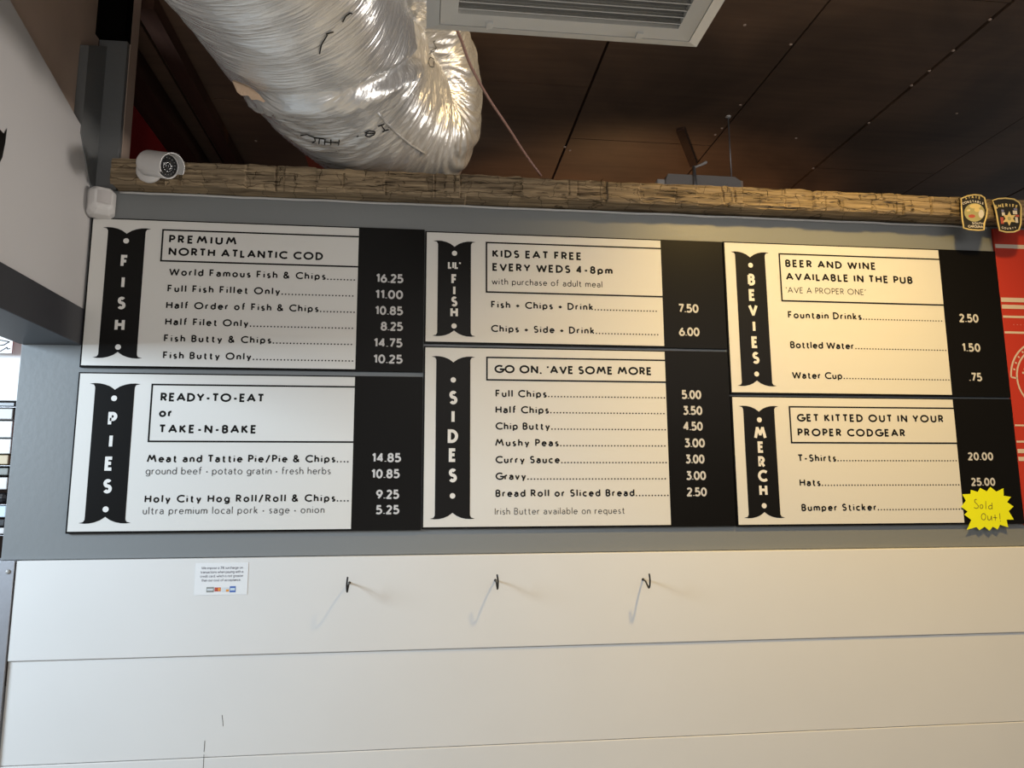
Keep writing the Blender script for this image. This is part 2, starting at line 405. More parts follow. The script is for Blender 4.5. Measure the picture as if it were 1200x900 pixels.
g('&', .66, [(.66, 0), (.10, .66)]+arc(.25, .80, .16, .20, 200, -40, 9)+[(.14, .48)]+arc(.24, .25, .24, .25, 130, 300, 8)+[(.62, .42)])
g('+', .44, [(.22, .12), (.22, .58)], [(0, .35), (.44, .35)])
g('-', .30, [(0, .36), (.30, .36)])
g('/', .40, [(0, -.12), (.40, 1.06)])
g('!', .0, [(0, .30), (0, 1)], [(0, 0), (0, .05)])
g('%', .8, arc(.17, .76, .16, .22, 90, 450, 12), arc(.63, .24, .16, .22, 90, 450, 12), [(.12, 0), (.68, 1)])
g('.', .0, [(0, -.03), (0, .06)])
g(',', .06, [(.06, .06), (.0, -.16)])
g("'", .06, [(.06, 1.02), (.0, .76)])
g('`', .06, [(.0, 1.02), (.06, .76)])
g('*', .10, arc(.05, .34, .05, .05, 0, 360, 8))
SPACE = 0.26

def stroke_quads(pts, hw, lv=0.0):
    """a ribbon of half width hw along a 2-D polyline -> list of quads"""
    if len(pts) > 2:
        for i in range(1, len(pts)-1):
            u, v = Vector(pts[i])-Vector(pts[i-1]), Vector(pts[i+1])-Vector(pts[i])
            if u.length > 1e-9 and v.length > 1e-9 and u.normalized().dot(v.normalized()) < -0.12:
                e = hw*.55
                a = list(pts[:i])+[tuple(Vector(pts[i])+u.normalized()*e)]
                b = [tuple(Vector(pts[i])-v.normalized()*e)]+list(pts[i+1:])
                return stroke_quads(a, hw, lv)+stroke_quads(b, hw, lv+.35)
    closed = len(pts) > 3 and abs(pts[0][0]-pts[-1][0]) < 1e-6 and abs(pts[0][1]-pts[-1][1]) < 1e-6
    P = [Vector(p) for p in pts]
    if closed: P = P[:-1]
    n = len(P); L = []; R = []
    for i in range(n):
        d0 = (P[i]-P[i-1]) if (i > 0 or closed) else None
        d1 = (P[(i+1) % n]-P[i]) if (i < n-1 or closed) else None
        if d0 is None: d0 = d1
        if d1 is None: d1 = d0
        d0 = d0.normalized() if d0.length > 1e-9 else Vector((1, 0)); d1 = d1.normalized() if d1.length > 1e-9 else d0
        n0 = Vector((-d0.y, d0.x)); n1 = Vector((-d1.y, d1.x))
        m = n0+n1
        if m.length < 0.25: m = n0.copy(); k = 1
        else:
            m.normalize(); k = min(1/max(.2, m.dot(n1)), 1.7)
        L.append(P[i]+m*hw*k); R.append(P[i]-m*hw*k)
    q = []
    for i in range(n if closed else n-1):
        j = (i+1) % n
        q.append((L[i], R[i], R[j], L[j], lv))
    return q
def text_quads(s, cap, wt, track, sx=1.0):
    """returns quads in text space (metres, origin at baseline start) and total width"""
    hw = wt/2; x = 0.0; Q = []; first = True; prev = ''
    for ch in s:
        if ch == ' ': x += SPACE*sx+track; continue
        w, st = G[ch]
        w2 = w*sx
        if not first: x += track-(0.05*sx if (prev in 'ATVWYLP' or ch in 'ATVWYJ') else 0)
        prev = ch
        first = False
        for si, pl in enumerate(st):
            pp = [(x+hw+p[0]*sx, hw+p[1]*(1-2*hw)) for p in pl]
            Q += stroke_quads(pp, hw, float(si))
        x += w2+2*hw
    return [tuple((v[0]*cap, v[1]*cap) for v in q[:4])+(q[4],) for q in Q], x*cap
def fitted(s, cap, wt, width, lo=0.03, hi=0.34):
    n = len(s)-1
    if n < 1: return text_quads(s, cap, wt, 0)
    a = text_quads(s, cap, wt, 0)[1]; b = text_quads(s, cap, wt, 0.1)[1]
    slope = max((b-a)/0.1, 1e-6)
    tr = (width-a)/slope; sx = 1.0
    if tr < lo or tr > hi:
        tr = min(max(tr, lo), hi)
        f = lambda k: text_quads(s, cap, wt, tr, k)[1]
        a = f(1.0); d = (f(1.1)-a)/0.1; sx = max(.45, 1+(width-a)/d)
    return text_quads(s, cap, wt, tr, sx)
def put_quads(bm, Q, ox, oz, y, mi=0):
    for q in Q:
        yy = y-(q[4] if len(q) > 4 else 0)*0.00016
        f = bm.faces.new([bm.verts.new((ox+v[0], yy, oz+v[1])) for v in q[:4]])
        f.normal_update(); f.material_index = mi
        if f.normal.y > 0: f.normal_flip()
def line_text(bm, s, p0, p1, capx, wt, y, mi=0):
    """text whose baseline runs between two points seen on the board, cap height in photo pixels"""
    a = at(p0[0], p0[1], y); b = at(p1[0], p1[1], y)
    cap = (at(p0[0], p0[1]-capx, y)-a).length
    Q, w = fitted(s, cap, wt, b.x-a.x)
    z = (a.z+b.z)/2
    put_quads(bm, Q, a.x, z, y, mi)
    return a.x+w, z, cap
def dots(bm, x0, x1, z, y, r=0.0027, step=0.0112, mi=0):
    x = x0
    while x < x1:
        f = bm.faces.new([bm.verts.new((x+r*math.cos(k*PI/4), y, z+r+r*math.sin(k*PI/4))) for k in range(8)])
        f.normal_update(); f.material_index = mi
        if f.normal.y > 0: f.normal_flip()
        x += step
def flat_poly(bm, pts, y, mi=0):
    f = bm.faces.new([bm.verts.new((p[0], y, p[1])) for p in pts]); f.normal_update(); f.material_index = mi
    if f.normal.y > 0: f.normal_flip()
    return f
def flat_rect(bm, x0, x1, z0, z1, y, mi=0): return flat_poly(bm, [(x0, z0), (x1, z0), (x1, z1), (x0, z1)], y, mi)

# ------------------------------------------------------------------ the setting
struct('floor', nbox((-4, -6, -0.1), (7, 5, 0)), new_mat('floor_grey', (0.36, 0.34, 0.31), 0.5, var=0.1))

# ceiling boards run away from the viewer, with dark open seams
bm = bmesh.new()
seams = [-4.0, -0.75, -0.03, 0.66, 1.24, 1.86, 2.645, 3.352, 4.1, 4.8, 7.0]
cross = {5: 1.10, 6: -0.16, 7: 1.30, 8: 0.15, 4: 0.6, 2: 0.9}
for i, (a, b) in enumerate(zip(seams, seams[1:])):
    ys = [-6, cross.get(i, 2.2), 5]
    for y0, y1 in zip(ys, ys[1:]):
        dz = random.uniform(-.003, .003)
        box(bm, (a+.006, y0+.003, 3.5+dz), (b-.006, y1-.003, 3.53), 0.0)
box(bm, (-4, -6, 3.53), (7, 5, 3.56), mi=1)
def atZ(px, py, Z):
    d = FW + RT*((px-600)/FPX) + UP*((450-py)/FPX); return CAM + d*((Z-CAM.z)/d.z)
t2 = bmesh.new()          # pale nail heads along the seams
for px, py in ((1160, 22.7), (1117, 59), (1089, 83), (1068, 100), (1018, 144), (953, 197), (932.7, 161.7), (1121, 132.7), (872.7, 29), (926.7, 51.7), (867.7, 122.7), (846, 150), (838, 157.7), (300, 165), (235, 138), (668, 176), (662, 172)):
    lathe(t2, [(.0075, 0), (.006, -.004), (0, -.006)], atZ(px, py, 3.4985), (0, 0, 1), 8)
merge(bm, t2, 2)
struct('ceiling', bm, [M['ceiling'], M['dark_gap'], M['tan']])

# the menu wall: grey upper panel
gw = bmesh.new()
box(gw, (-0.187, 0.0, 1.430), (5.6, 0.11, 2.652), 0.002)
struct('wall_front', gw, M['gray'])
# counter-height white boards below
struct('trim_1', nbox((-0.128, -0.026, 1.132), (5.6, 0.11, 1.4285), 0.0025), M['white_plank'])
struct('trim_2', nbox((-0.128, -0.020, 0.833), (5.6, 0.11, 1.1305), 0.002), M['white_plank'])
struct('trim_3', nbox((-0.128, -0.0235, 0.50), (5.6, 0.11, 0.8315), 0.002), M['white_plank'])
struct('trim_4', nbox((-0.128, -0.016, 0.0), (5.6, 0.11, 0.498), 0.002), M['white_plank'])

# header over the pass-through: white face, dark lower trim, sloped top, raw board above
bm = bmesh.new()
prism(bm, [(-3.2, 2.235), (-0.002, 2.235), (-0.002, 2.62), (-0.09, 2.795), (-0.118, 2.815), (-0.578, 2.941), (-3.2, 3.30)], 'x', -0.19, -0.006)
struct('wall_left', bm, M['white_face'])
struct('trim_5', nbox((-0.19, -3.2, 2.114), (0.0, -0.004, 2.2345), 0.002), M['navy_trim'])
bm = bmesh.new(); box(bm, (-0.21, -3.2, 2.75), (-0.031, -0.001, 3.495)); struct('trim_6', bm, M['tan'])
# grey painted corner: strip on the header side and the post standing on the wall end
bm = bmesh.new(); prism(bm, [(-0.13, 2.79), (-0.001, 2.6), (-0.001, 3.18), (-0.13, 3.10)], 'x', -0.03, -0.002); struct('trim_7', bm, M['drywall_grey'])
bm = bmesh.new(); box(bm, (-0.03, 0.0, 2.654), (0.064, 0.022, 3.205), 0.002); struct('trim_8', bm, M['drywall_grey'])
bm = bmesh.new(); box(bm, (-0.03, 0.0225, 2.654), (0.066, 0.085, 3.497)); struct('trim_9', bm, M['tan'])
bm = bmesh.new(); box(bm, (-0.06, -0.03, 3.206), (0.0655, 0.022, 3.497)); struct('trim_10', bm, M['dark_gap'])
# red wall of the room beyond, with the ledger joists on top
struct('wall_right', nbox((-0.30, 0.14, 2.2), (-0.222, 4.9, 3.40)), M['redwall'])
bm = bmesh.new()
box(bm, (-0.30, 0.14, 3.402), (-0.10, 4.9, 3.495)); struct('trim_11', bm, M['joist'])
bm = bmesh.new(); box(bm, (0.02, 0.14, 3.43), (0.09, 4.9, 3.495)); struct('trim_12', bm, M['joist'])
bm = bmesh.new(); box(bm, (0.492, 0.9, 3.36), (0.70, 1.42, 3.497)); struct('trim_13', bm, new_mat('red_orange_joist', (0.42, 0.075, 0.035), 0.6))
struct('wall_back', nbox((-4, 4.9, 0), (7, 5.0, 3.5)), new_mat('far_wall_brown', (0.05, 0.03, 0.02), 0.8))

# steel corner guard at the lower left
t = thing('corner_guard', (-0.30, -0.03, 0.2), 'grey steel corner guard with a round rivet left of the white boards', 'corner guard')
bm = bmesh.new()
box(bm, (-0.46, -0.030, 0.2), (-0.131, -0.022, 1.4295), 0.001)
box(bm, (-0.46, -0.022, 1.4215), (-0.131, 0.11, 1.4295), 0.001)
obj('steel_plate', bm, M['steel'], t)
bm = bmesh.new(); p = at(9.5, 670, -0.03)
lathe(bm, [(0.0075, 0), (0.007, 0.002), (0.0045, 0.0042), (0, 0.005)], p, (0, -1, 0), 16)
obj('rivet', bm, M['galv'], t)

# ------------------------------------------------------------------ hewn beam on top of the menu wall
def beam_mesh():
    bm = bmesh.new(); x0, x1, nx = 0.075, 3.75, 700
    cuts = sorted(random.uniform(x0, x1) for _ in range(46))
    facet = {}
    prof = []   # around the section: (u along perimeter) -> front bottom .. front top .. top back .. bottom
    nf, ntp, nb = 16, 6, 6
    yf, yb, zb, zt = -0.082, 0.085, 2.655, 2.731
    for i in range(nf+1): prof.append((yf, zb+(zt-zb)*i/nf, 'f'))
    for i in range(1, ntp+1): prof.append((yf+(yb-yf)*i/ntp, zt, 't'))
    prof.append((yb, (zb+zt)/2, 'b'))
    for i in range(ntp+1): prof.append((yb+(yf-yb)*i/(ntp+1), zb, 'u'))
    rows = []
    import bisect
    dep = [random.uniform(-.007, .007) for _ in range(len(cuts)+2)]
    tilt = [random.uniform(-.10, .10) for _ in range(len(cuts)+2)]
    for i in range(nx+1):
        x = x0+(x1-x0)*i/nx; k = bisect.bisect(cuts, x)
        dc = min(abs(x-c) for c in cuts)
        row = []
        sag = 0.004*noise.noise(Vector((x*1.3, 0, 3)))+0.0015*noise.noise(Vector((x*11, 1, 3)))
        low = 0.010 if x < 1.25 else 0.0
        for (y, z, s) in prof:
            nn = noise.noise(Vector((x*7, y*30, z*42)))*0.0020+noise.noise(Vector((x*28, y*60, z*170)))*0.0013
            rid = abs(noise.noise(Vector((x*3.2, 5, z*75))))
            yy, zz = y, z+sag
            if s == 'f':
                fr = (z-zb)/(zt-zb)
                yy += dep[k]*.8+tilt[k]*(z-2.69)*.5+nn
                if dc < 0.0035 and (hash((k, int(fr*4))) % 3): yy += 0.007*(1-dc/0.0035)
                if rid < 0.05: yy += 0.006*(1-rid/0.05)
                if fr < .12: yy += .006*(1-fr/.12)
                if fr > .9: yy += .004*(fr-.9)/.1; zz += dep[k]*.6*(fr-.9)/.1
                zz += 0.004*noise.noise(Vector((x*22, 9, 2)))*(1 if fr > .9 or fr < .1 else 0) - low*(1-fr)
            elif s == 't': zz += dep[k]*.6+nn
            elif s == 'u': zz += nn*1.5-low*0.5
            row.append(bm.verts.new((x, yy, zz)))
        rows.append(row)
    n = len(prof)
    for A, B in zip(rows, rows[1:]):
        for k in range(n):
            f = bm.faces.new([A[k], A[(k+1) % n], B[(k+1) % n], B[k]])
    bm.faces.new(rows[0][::-1]); bm.faces.new(rows[-1])
    bmesh.ops.recalc_face_normals(bm, faces=bm.faces[:])
    return bm
bm = beam_mesh()
t2 = bmesh.new()          # drying cracks, part of the beam's surface
for j in range(44):
    x = 0.2+3.2*random.random(); z0 = 2.662+.05*random.random(); h = random.uniform(.010, .035)
    tube(t2, [Vector((x+random.uniform(-.002, .002)*k, -0.0865, z0+h*k/4)) for k in range(5)], [0.0004, .0009, .0012, .0009, .0004], 6)
for j in range(90):
    x = 0.12+3.3*random.random(); z0 = 2.660+.064*random.random(); h = random.uniform(.02, .10)
    tube(t2, [Vector((x+h*k/5, -0.0835, z0+random.uniform(-.0018, .0018))) for k in range(6)], [0.0003, .0008, .0011, .0010, .0007, .0003], 6)
merge(bm, t2, 1)
be = tag(obj('timber_beam', bm, [M['beam'], M['dark_gap']]), 'rough hewn old timber beam lying along the top of the grey menu wall', 'beam')
# white caulk bead where beam meets wall
bm = bmesh.new()
tube(bm, [Vector((0.08+3.2*i/160, -0.004-0.004*abs(noise.noise(Vector((i*.2, 0, 0)))), 2.6445+0.003*noise.noise(Vector((i*.13, 2, 0))))) for i in range(161)], 0.0042, 8)
obj('caulk_bead', bm, M['caulk'], be, smooth=True)

# ------------------------------------------------------------------ menu boards
T0 = -0.012      # face of a board
E1 = T0-0.0006; E2 = T0-0.0012; E3 = T0-0.0018
def ribbon_pts(cx0, z0, cx1, z1, hb, ht, nd):
    """banner ribbon outline between top centre (cx0,z0) and bottom centre (cx1,z1)"""
    half = [(-1.0, 0.0), (-.80, .10), (-.60, .06), (-.40, -.12), (-.20, -.45), (-.06, -.85)]
    top = [(cx0+u*ht, z0+v*nd) for u, v in half]+[(cx0, z0-nd*1.05)]+[(cx0-u*ht, z0+v*nd) for u, v in half[::-1]]
    side_r = [(cx0+hb*1.07, z0-nd*.18), (cx0+hb*1.005, z0-nd*.55), (cx0+hb, z0-nd), (cx1+hb, z1+nd), (cx1+hb*1.005, z1+nd*.55), (cx1+hb*1.07, z1+nd*.18)]
    bot = [(cx1-u*ht, z1-v*nd) for u, v in half]+[(cx1, z1+nd*1.05)]+[(cx1+u*ht, z1-v*nd) for u, v in half[::-1]]
    side_l = [(2*cx0-p[0] if i < 3 else 2*cx1-p[0], p[1]) for i, p in enumerate(side_r)][::-1]
    return top+side_r+bot+side_l
def menu_board(label, x0, x1, z0, z1, white_px, box_px, rib_px, letters, lrib, heads, items, prices, pcap):
    root = thing('menu_board', ((x0+x1)/2, 0, z0), label, 'menu board', 'menu boards on the grey wall')
    xr = white_px[1][0]
    obj('backing_panel', nbox((x0, T0, z0), (x1, -0.0006, z1), 0.0012), M['black'], root)
    # white printed field with the item lines
    bm = bmesh.new(); flat_rect(bm, x0+.0055, xr, z0+.0065, z1-.0045, E1)
    for s, p0, xe, xd, yd, cap in items:
        ye = p0[1]+(yd-p0[1])*(xe-p0[0])/(xd-p0[0])
        a = at(p0[0], p0[1], E2); d = at(xd, yd, E2); zm = (a.z+d.z)/2
        ex, _, c = line_text(bm, s, p0, (xe, ye), cap, 0.195, E2, 1)
        dots(bm, ex+0.007, d.x+.001, zm, E2, mi=1)
    (bx, bz1), (bx2, bz0) = box_px
    a = at(bx, bz1, E2); b = at(bx2, bz0, E2); th = 0.0056
    zt, zb, xl = a.z, b.z, (a.x+b.x)/2
    for s, p0, p1, cap, wt in heads:
        if at(*p0, E2).z < zb: line_text(bm, s, p0, p1, cap, wt, E2, 2)
    obj('printed_field', bm, [M['cream'], M['ink'], M['ink_light']], root)
    # framed heading
    bm = bmesh.new(); flat_rect(bm, xl+th*.5, xr, zb+th*.5, zt-th*.5, E2-.0002)
    y = E2-.0004
    flat_rect(bm, xl, xr, zt-th, zt, y, 1); flat_rect(bm, xl, xr, zb, zb+th, y, 1); flat_rect(bm, xl, xl+th, zb+th, zt-th, y, 1)
    for s, p0, p1, cap, wt in heads:
        if at(*p0, E2).z > zb: line_text(bm, s, p0, p1, cap, wt, y, 1)
    obj('heading_panel', bm, [M['cream'], M['ink']], root)
    # banner ribbon with its letters
    (tl, tr, bl, br) = rib_px
    pa, pb, pc, pd = at(*tl, E2), at(*tr, E2), at(*bl, E2), at(*br, E2)
    cx = (pa.x+pb.x+pc.x+pd.x)/4; ht = ((pb.x-pa.x)+(pd.x-pc.x))/4; zt = (pa.z+pb.z)/2; zb = (pc.z+pd.z)/2
    bm = bmesh.new(); flat_poly(bm, ribbon_pts(cx, zt, cx, zb, ht*.78, ht, 0.0185), E2)
    for s, px, py, h in letters:
        c = at(px, py, E3)
        if s == 'dot':
            r = 0.0092
            flat_poly(bm, [(cx+r*math.cos(k*PI/8), c.z+r*math.sin(k*PI/8)) for k in range(16)], E3, 1)
        else:
            cap = h*(at(px, py-.5, E3)-at(px, py+.5, E3)).length
            Q, w = text_quads(s, cap, 0.23, 0.06, 0.80)
            put_quads(bm, Q, cx-w/2, c.z-cap/2, E3, 1)
    obj('banner_ribbon', bm, [M['ink'], M['ribbon_white']], root)
    # black strip with the price numerals
    bm = bmesh.new(); flat_rect(bm, xr+.0008, x1-.001, z0+.001, z1-.001, E1)
    for s, p0, x1p in prices:
        a = at(p0[0], p0[1], E2); b = at(x1p, p0[1], E2)
        cap = (at(p0[0], p0[1]-pcap, E2)-a).length
        Q, w = fitted(s, cap, 0.20, b.x-a.x, 0.02, 0.09)
        put_quads(bm, Q, a.x, a.z, E2, 1)
    obj('price_strip', bm, [M['black'], M['price']], root)
    return root
# x of the right edge of each printed field
FX1 = at(418.5, 350, E1).x; FX2 = at(782, 500, E1).x; FX3 = at(1115, 455, E1).x
XA, XB, XC, XD, XE, XF = 0.0, 1.1075, 1.1100, 2.1987, 2.2021, 3.300

menu_board('black and white menu board headed FISH with six cod prices, top left', XA, XB, 2.040, 2.550,
    ((109.6, 255), (FX1, 435)), ((190, 268.4), (187.8, 306.5)),
    ((120.7, 266), (177.8, 268.9), (108.4, 418.4), (165.6, 420)),
    [('dot', 148.4, 282.2, 0), ('F', 147.1, 306, 14.6), ('I', 144.4, 330.7, 14.6), ('S', 142.7, 355.1, 14.8), ('H', 140.9, 380.7, 14.8), ('dot', 139.1, 406.7, 0)], 0,
    [('PREMIUM', (197.8, 285.1), (277.1, 287.1), 9.6, .225), ('NORTH ATLANTIC COD', (197.3, 299.3), (378.4, 305.1), 9.5, .225)],
    [('World Famous Fish & Chips', (197.8, 322.9), 381.6, 416.2, 328.9, 8.6), ('Full Fish Fillet Only', (196, 342.2), 328.2, 416.2, 347.8, 8.6),
     ('Half Order of Fish & Chips', (194.4, 361.8), 373.3, 417.1, 366.7, 8.6), ('Half Filet Only', (193.3, 381.1), 291, 412.9, 385.6, 8.6),
     ('Fish Butty & Chips', (191.8, 400.4), 317.8, 412.9, 404.7, 8.6), ('Fish Butty Only', (190.7, 420.4), 294.4, 413.6, 424, 8.6)],
    [('16.25', (440.4, 331.1), 472.7), ('11.00', (439.6, 350), 472.2), ('10.85', (439.3, 368.9), 472.2), ('8.25', (446, 387.5), 472.2), ('14.75', (437.8, 406.7), 471.6), ('10.25', (437.3, 425.8), 471.8)], 10.6)
menu_board('menu board headed PIES, bottom left, reading READY-TO-EAT or TAKE-N-BAKE', XA, XB, 1.509, 2.024,
    ((95.6, 438.9), (FX1, 622)), ((177.8, 449.6), (172.7, 518.2)),
    ((105.6, 448.9), (164.9, 450.7), (91.8, 612.9), (152.7, 612.9)),
    [('dot', 134.4, 466.7, 0), ('P', 133, 491, 16.5), ('I', 130, 516.8, 16.5), ('E', 128.4, 543.3, 16.5), ('S', 126.2, 569.8, 16.8), ('dot', 123.8, 596.9, 0)], 0,
    [('READY-TO-EAT', (187.8, 470.4), (309.6, 471.5), 10.2, .225), ('or', (186, 488.7), (201.6, 489), 10.5, .225), ('TAKE-N-BAKE', (185.6, 507.8), (300.4, 508), 10.2, .225),
     ('ground beef * potato gratin * fresh herbs', (170.4, 556.2), (387.3, 555.8), 8.6, .105), ('ultra premium local pork * sage * onion', (167.1, 602.9), (380, 601.3), 8.6, .105)],
    [('Meat and Tattie Pie/Pie & Chips', (171.8, 542.2), 392.9, 410.7, 541.8, 9.2), ('Holy City Hog Roll/Roll & Chips', (169.1, 589.3), 392.9, 409.6, 587.8, 9.2)],
    [('14.85', (435.6, 541.8), 470), ('10.85', (434.9, 560.7), 468.4), ('9.25', (440.7, 584.9), 467.8), ('5.25', (440.4, 602.9), 468)], 11)
menu_board('small menu board headed LIL\' FISH with KIDS EAT FREE offer, top middle', XC, XD, 2.141, 2.545,
    ((498, 273), (FX2, 405)), ((569.2, 283.3), (569.2, 343)),
    ((507.5, 281.3), (557.5, 284.7), (507.2, 392.8), (557, 394.5)),
    [('dot', 533.2, 296.8, 0), ("LIL'", 534.3, 310.8, 8.6), ('F', 533, 327.2, 11.8), ('I', 532.8, 340.3, 11.4), ('S', 533, 353.3, 11.8), ('H', 533, 366, 11.8), ('dot', 533.2, 382, 0)], 0,
    [('KIDS EAT FREE', (577, 301.7), (681.7, 305), 9.3, .225), ('EVERY WEDS 4-8pm', (577, 317.5), (718, 321.7), 9.3, .225), ('with purchase of adult meal', (576.2, 333.8), (705.8, 336.7), 7.6, .12)],
    [('Fish + Chips + Drink', (575.5, 361.2), 695.3, 771.7, 365.3, 8.5), ('Chips + Side + Drink', (575.5, 389.2), 696.7, 773.3, 393, 8.5)],
    [('7.50', (795, 366.2), 818.8), ('6.00', (795.8, 393.7), 820)], 10.3)
menu_board('menu board headed SIDES with seven chip and sauce prices, bottom middle', XC, XD, 1.512, 2.131,
    ((497, 408), (FX2, 617)), ((569.7, 417.9), (569.7, 446)),
    ((505.8, 417.1), (556.9, 419.2), (503.5, 607.4), (556.4, 608.2)),
    [('dot', 532.1, 445.2, 0), ('S', 531.9, 465.9, 16), ('I', 531.9, 488.1, 16), ('D', 532.1, 511.1, 16), ('E', 531.9, 533.3, 16), ('S', 531.4, 557.1, 16.2), ('dot', 530.9, 581.1, 0)], 0,
    [('GO ON, `AVE SOME MORE', (579.4, 437.5), (764, 439.6), 9.8, .225), ('Irish Butter available on request', (579.9, 603.1), (732.1, 602.3), 8, .10)],
    [('Full Chips', (580.7, 465.6), 640.7, 779.8, 466.4, 8.8), ('Half Chips', (580.7, 484.5), 643.3, 779.3, 485.1, 8.8), ('Chip Butty', (580.7, 503.7), 644.5, 779.8, 504.2, 8.8),
     ('Mushy Peas', (580.2, 523.1), 654.8, 781.9, 523.4, 8.8), ('Curry Sauce', (580.7, 543), 656, 783.2, 543, 8.8), ('Gravy', (580.7, 562.5), 616.4, 782.4, 561.9, 8.8),
     ('Bread Roll or Sliced Bread', (580.7, 582.4), 743.6, 784.2, 581.6, 8.8)],
    [('5.00', (799, 467.7), 822), ('3.50', (800.3, 486.3), 823.3), ('4.50', (800.8, 504.7), 823.8), ('3.00', (802, 524.4), 826.3), ('3.00', (803.3, 543.3), 825.8), ('3.00', (804, 562.7), 827.6), ('2.50', (804.9, 581.9), 828.6)], 10.7)
menu_board('menu board headed BEVIES with three drink prices, top right', XE, XF, 1.977, 2.547,
    ((846, 285.7), (FX3, 462)), ((912.2, 296.6), (915.6, 353.2)),
    ((856.7, 294.6), (901.1, 296.8), (864, 451.2), (910, 452.8)),
    [('dot', 880, 310.8, 0), ('B', 881.3, 327.7, 13.8), ('E', 881.8, 345.7, 13.8), ('V', 882.9, 363.4, 13.8), ('I', 884, 382.3, 13.8), ('E', 885.3, 401, 13.8), ('S', 886.7, 419.4, 14), ('dot', 887.3, 438.3, 0)], 0,
    [('BEER AND WINE', (920.4, 313.2), (1026.7, 316.3), 9, .225), ('AVAILABLE IN THE PUB', (921.1, 329), (1069.6, 332.3), 9, .225), ('`AVE A PROPER ONE\'', (921.1, 343.9), (1014.9, 345.2), 7, .12)],
    [('Fountain Drinks', (923.6, 373.2), 1010, 1106.2, 376.6, 8.4), ('Bottled Water', (926.2, 408.3), 1001, 1110.4, 411, 8.4), ('Water Cup', (928.4, 443.9), 987.3, 1114.4, 445.7, 8.4)],
    [('2.50', (1124.4, 377.7), 1147.1), ('1.50', (1127.8, 412.1), 1149.3), ('.75', (1136, 446.8), 1151.3)], 10)
menu_board('menu board headed MERCH with clothing prices and starburst card, bottom right', XE, XF, 1.510, 1.970,
    ((855.1, 466.7), (FX3, 615)), ((923.7, 475.8), (927.3, 519.6)),
    ((864.9, 475.2), (911.4, 477.1), (873, 606.5), (920.8, 606.7)),
    [('dot', 889.9, 492, 0), ('M', 891, 507.3, 15), ('E', 891.9, 523.9, 13.4), ('R', 893.3, 541.3, 13.4), ('C', 894.4, 557.6, 14), ('H', 895.3, 574.5, 14), ('dot', 896.5, 592.7, 0)], 0,
    [('GET KITTED OUT IN YOUR', (934.1, 494.5), (1105.9, 495), 9.2, .225), ('PROPER CODGEAR', (935, 511.5), (1061, 511.7), 9.2, .225)],
    [('T-Shirts', (935, 541.1), 980.1, 1123.9, 540.4, 8.6), ('Hats', (937.3, 569.8), 961.8, 1126.5, 568.9, 8.6), ('Bumper Sticker', (939.5, 599.3), 1027.4, 1129, 597, 8.6)],
    [('20.00', (1134.6, 539.6), 1164.3), ('25.00', (1138.4, 569.6), 1166.8)], 9.6)

# ------------------------------------------------------------------ yellow starburst card
star = [(101, 248), (226, 240), (228, 180), (335, 212), (368, 152), (470, 205), (522, 137), (612, 208), (720, 157), (722, 268), (832, 288), (775, 365), (872, 432), (798, 500), (875, 628), (765, 630),
        (792, 746), (668, 707), (632, 777), (560, 735), (508, 797), (437, 735), (358, 788), (315, 740), (170, 782), (238, 635), (133, 556), (182, 508), (85, 437), (155, 345)]
YS = T0-0.006
t = thing('starburst_card', at(1157, 622, YS), 'fluorescent yellow starburst card saying Sold Out over a price on the MERCH board', 'price card')
bm = bmesh.new()
pp = [at(1120+x/12.86, 560+y/12.86, YS) for x, y in star]
prism(bm, [(p.x, p.z) for p in pp], 'y', YS, YS+0.0012)
def scr(pts, w=.0013):
    P = [at(1120+x/12.86, 560+y/12.86, YS-.0005) for x, y in pts]
    put_quads(bm, stroke_quads([(p.x, p.z) for p in P], w), 0, 0, YS-.0005, 1)
scr([(318, 330), (300, 322), (284, 335), (288, 365), (325, 400), (342, 425), (335, 452), (305, 460), (275, 445)])
scr([(388+22*math.cos(k*.5), 432+30*math.sin(k*.5)) for k in range(14)])
scr([(452, 350), (455, 468)])
scr([(545, 372), (550, 470)]); scr([(548, 420), (520, 412), (497, 430), (495, 458), (515, 470), (548, 455)])
scr([(420+34*math.cos(k*.45), 585+48*math.sin(k*.45)) for k in range(15)])
scr([(482, 570), (485, 625), (505, 638), (530, 620), (538, 572)]); scr([(538, 575), (545, 640)])
scr([(592, 555), (598, 645)]); scr([(565, 597), (622, 600)])
scr([(662, 535), (668, 622)]); scr([(672, 645), (674, 656)], .0017)
obj('card', bm, [M['yellow'], M['pencil']], t)

# ------------------------------------------------------------------ red printed panel at the right
t = thing('red_printed_panel', (3.65, 0, 1.505), 'red wall panel with cream stripes and round emblem at the right edge', 'wall panel')
t2 = bmesh.new(); bm = t2; YR = -0.0107
for y0, y1 in ((286.7, 291.2), (349, 354), (357.3, 361.9), (370, 372.6), (388.4, 390.9), (497.4, 499.4), (516.3, 518.7), (526.1, 531), (535.3, 540.2), (606, 610)):
    za, zb = at(1187, y0, YR).z, at(1187, y1, YR).z
    flat_rect(bm, 3.3045, 4.199, zb, za, YR)
zc = at(1187, 380.4, YR).z
for k in range(24):
    x = 3.345+k*.0145
    flat_rect(bm, x, x+.0022, zc-.0012, zc+.0012, YR)
ec = at(1226, 444, YR); ex, ez = ec.x, ec.z
ri = ec.x-at(1191.5, 440, YR).x; ro = ec.x-at(1185, 432, YR).x+.002
def ring(r, a0, a1, w, n=40):
    put_quads(bm, stroke_quads([(ex+r*math.cos(rad(a0+(a1-a0)*i/n)), ez+r*math.sin(rad(a0+(a1-a0)*i/n))) for i in range(n+1)], w), 0, 0, YR)
ring(ri, 0, 360, .0034); ring(ro+.002, 5, 178, .0034); ring(ri*.55, 0, 360, .003)
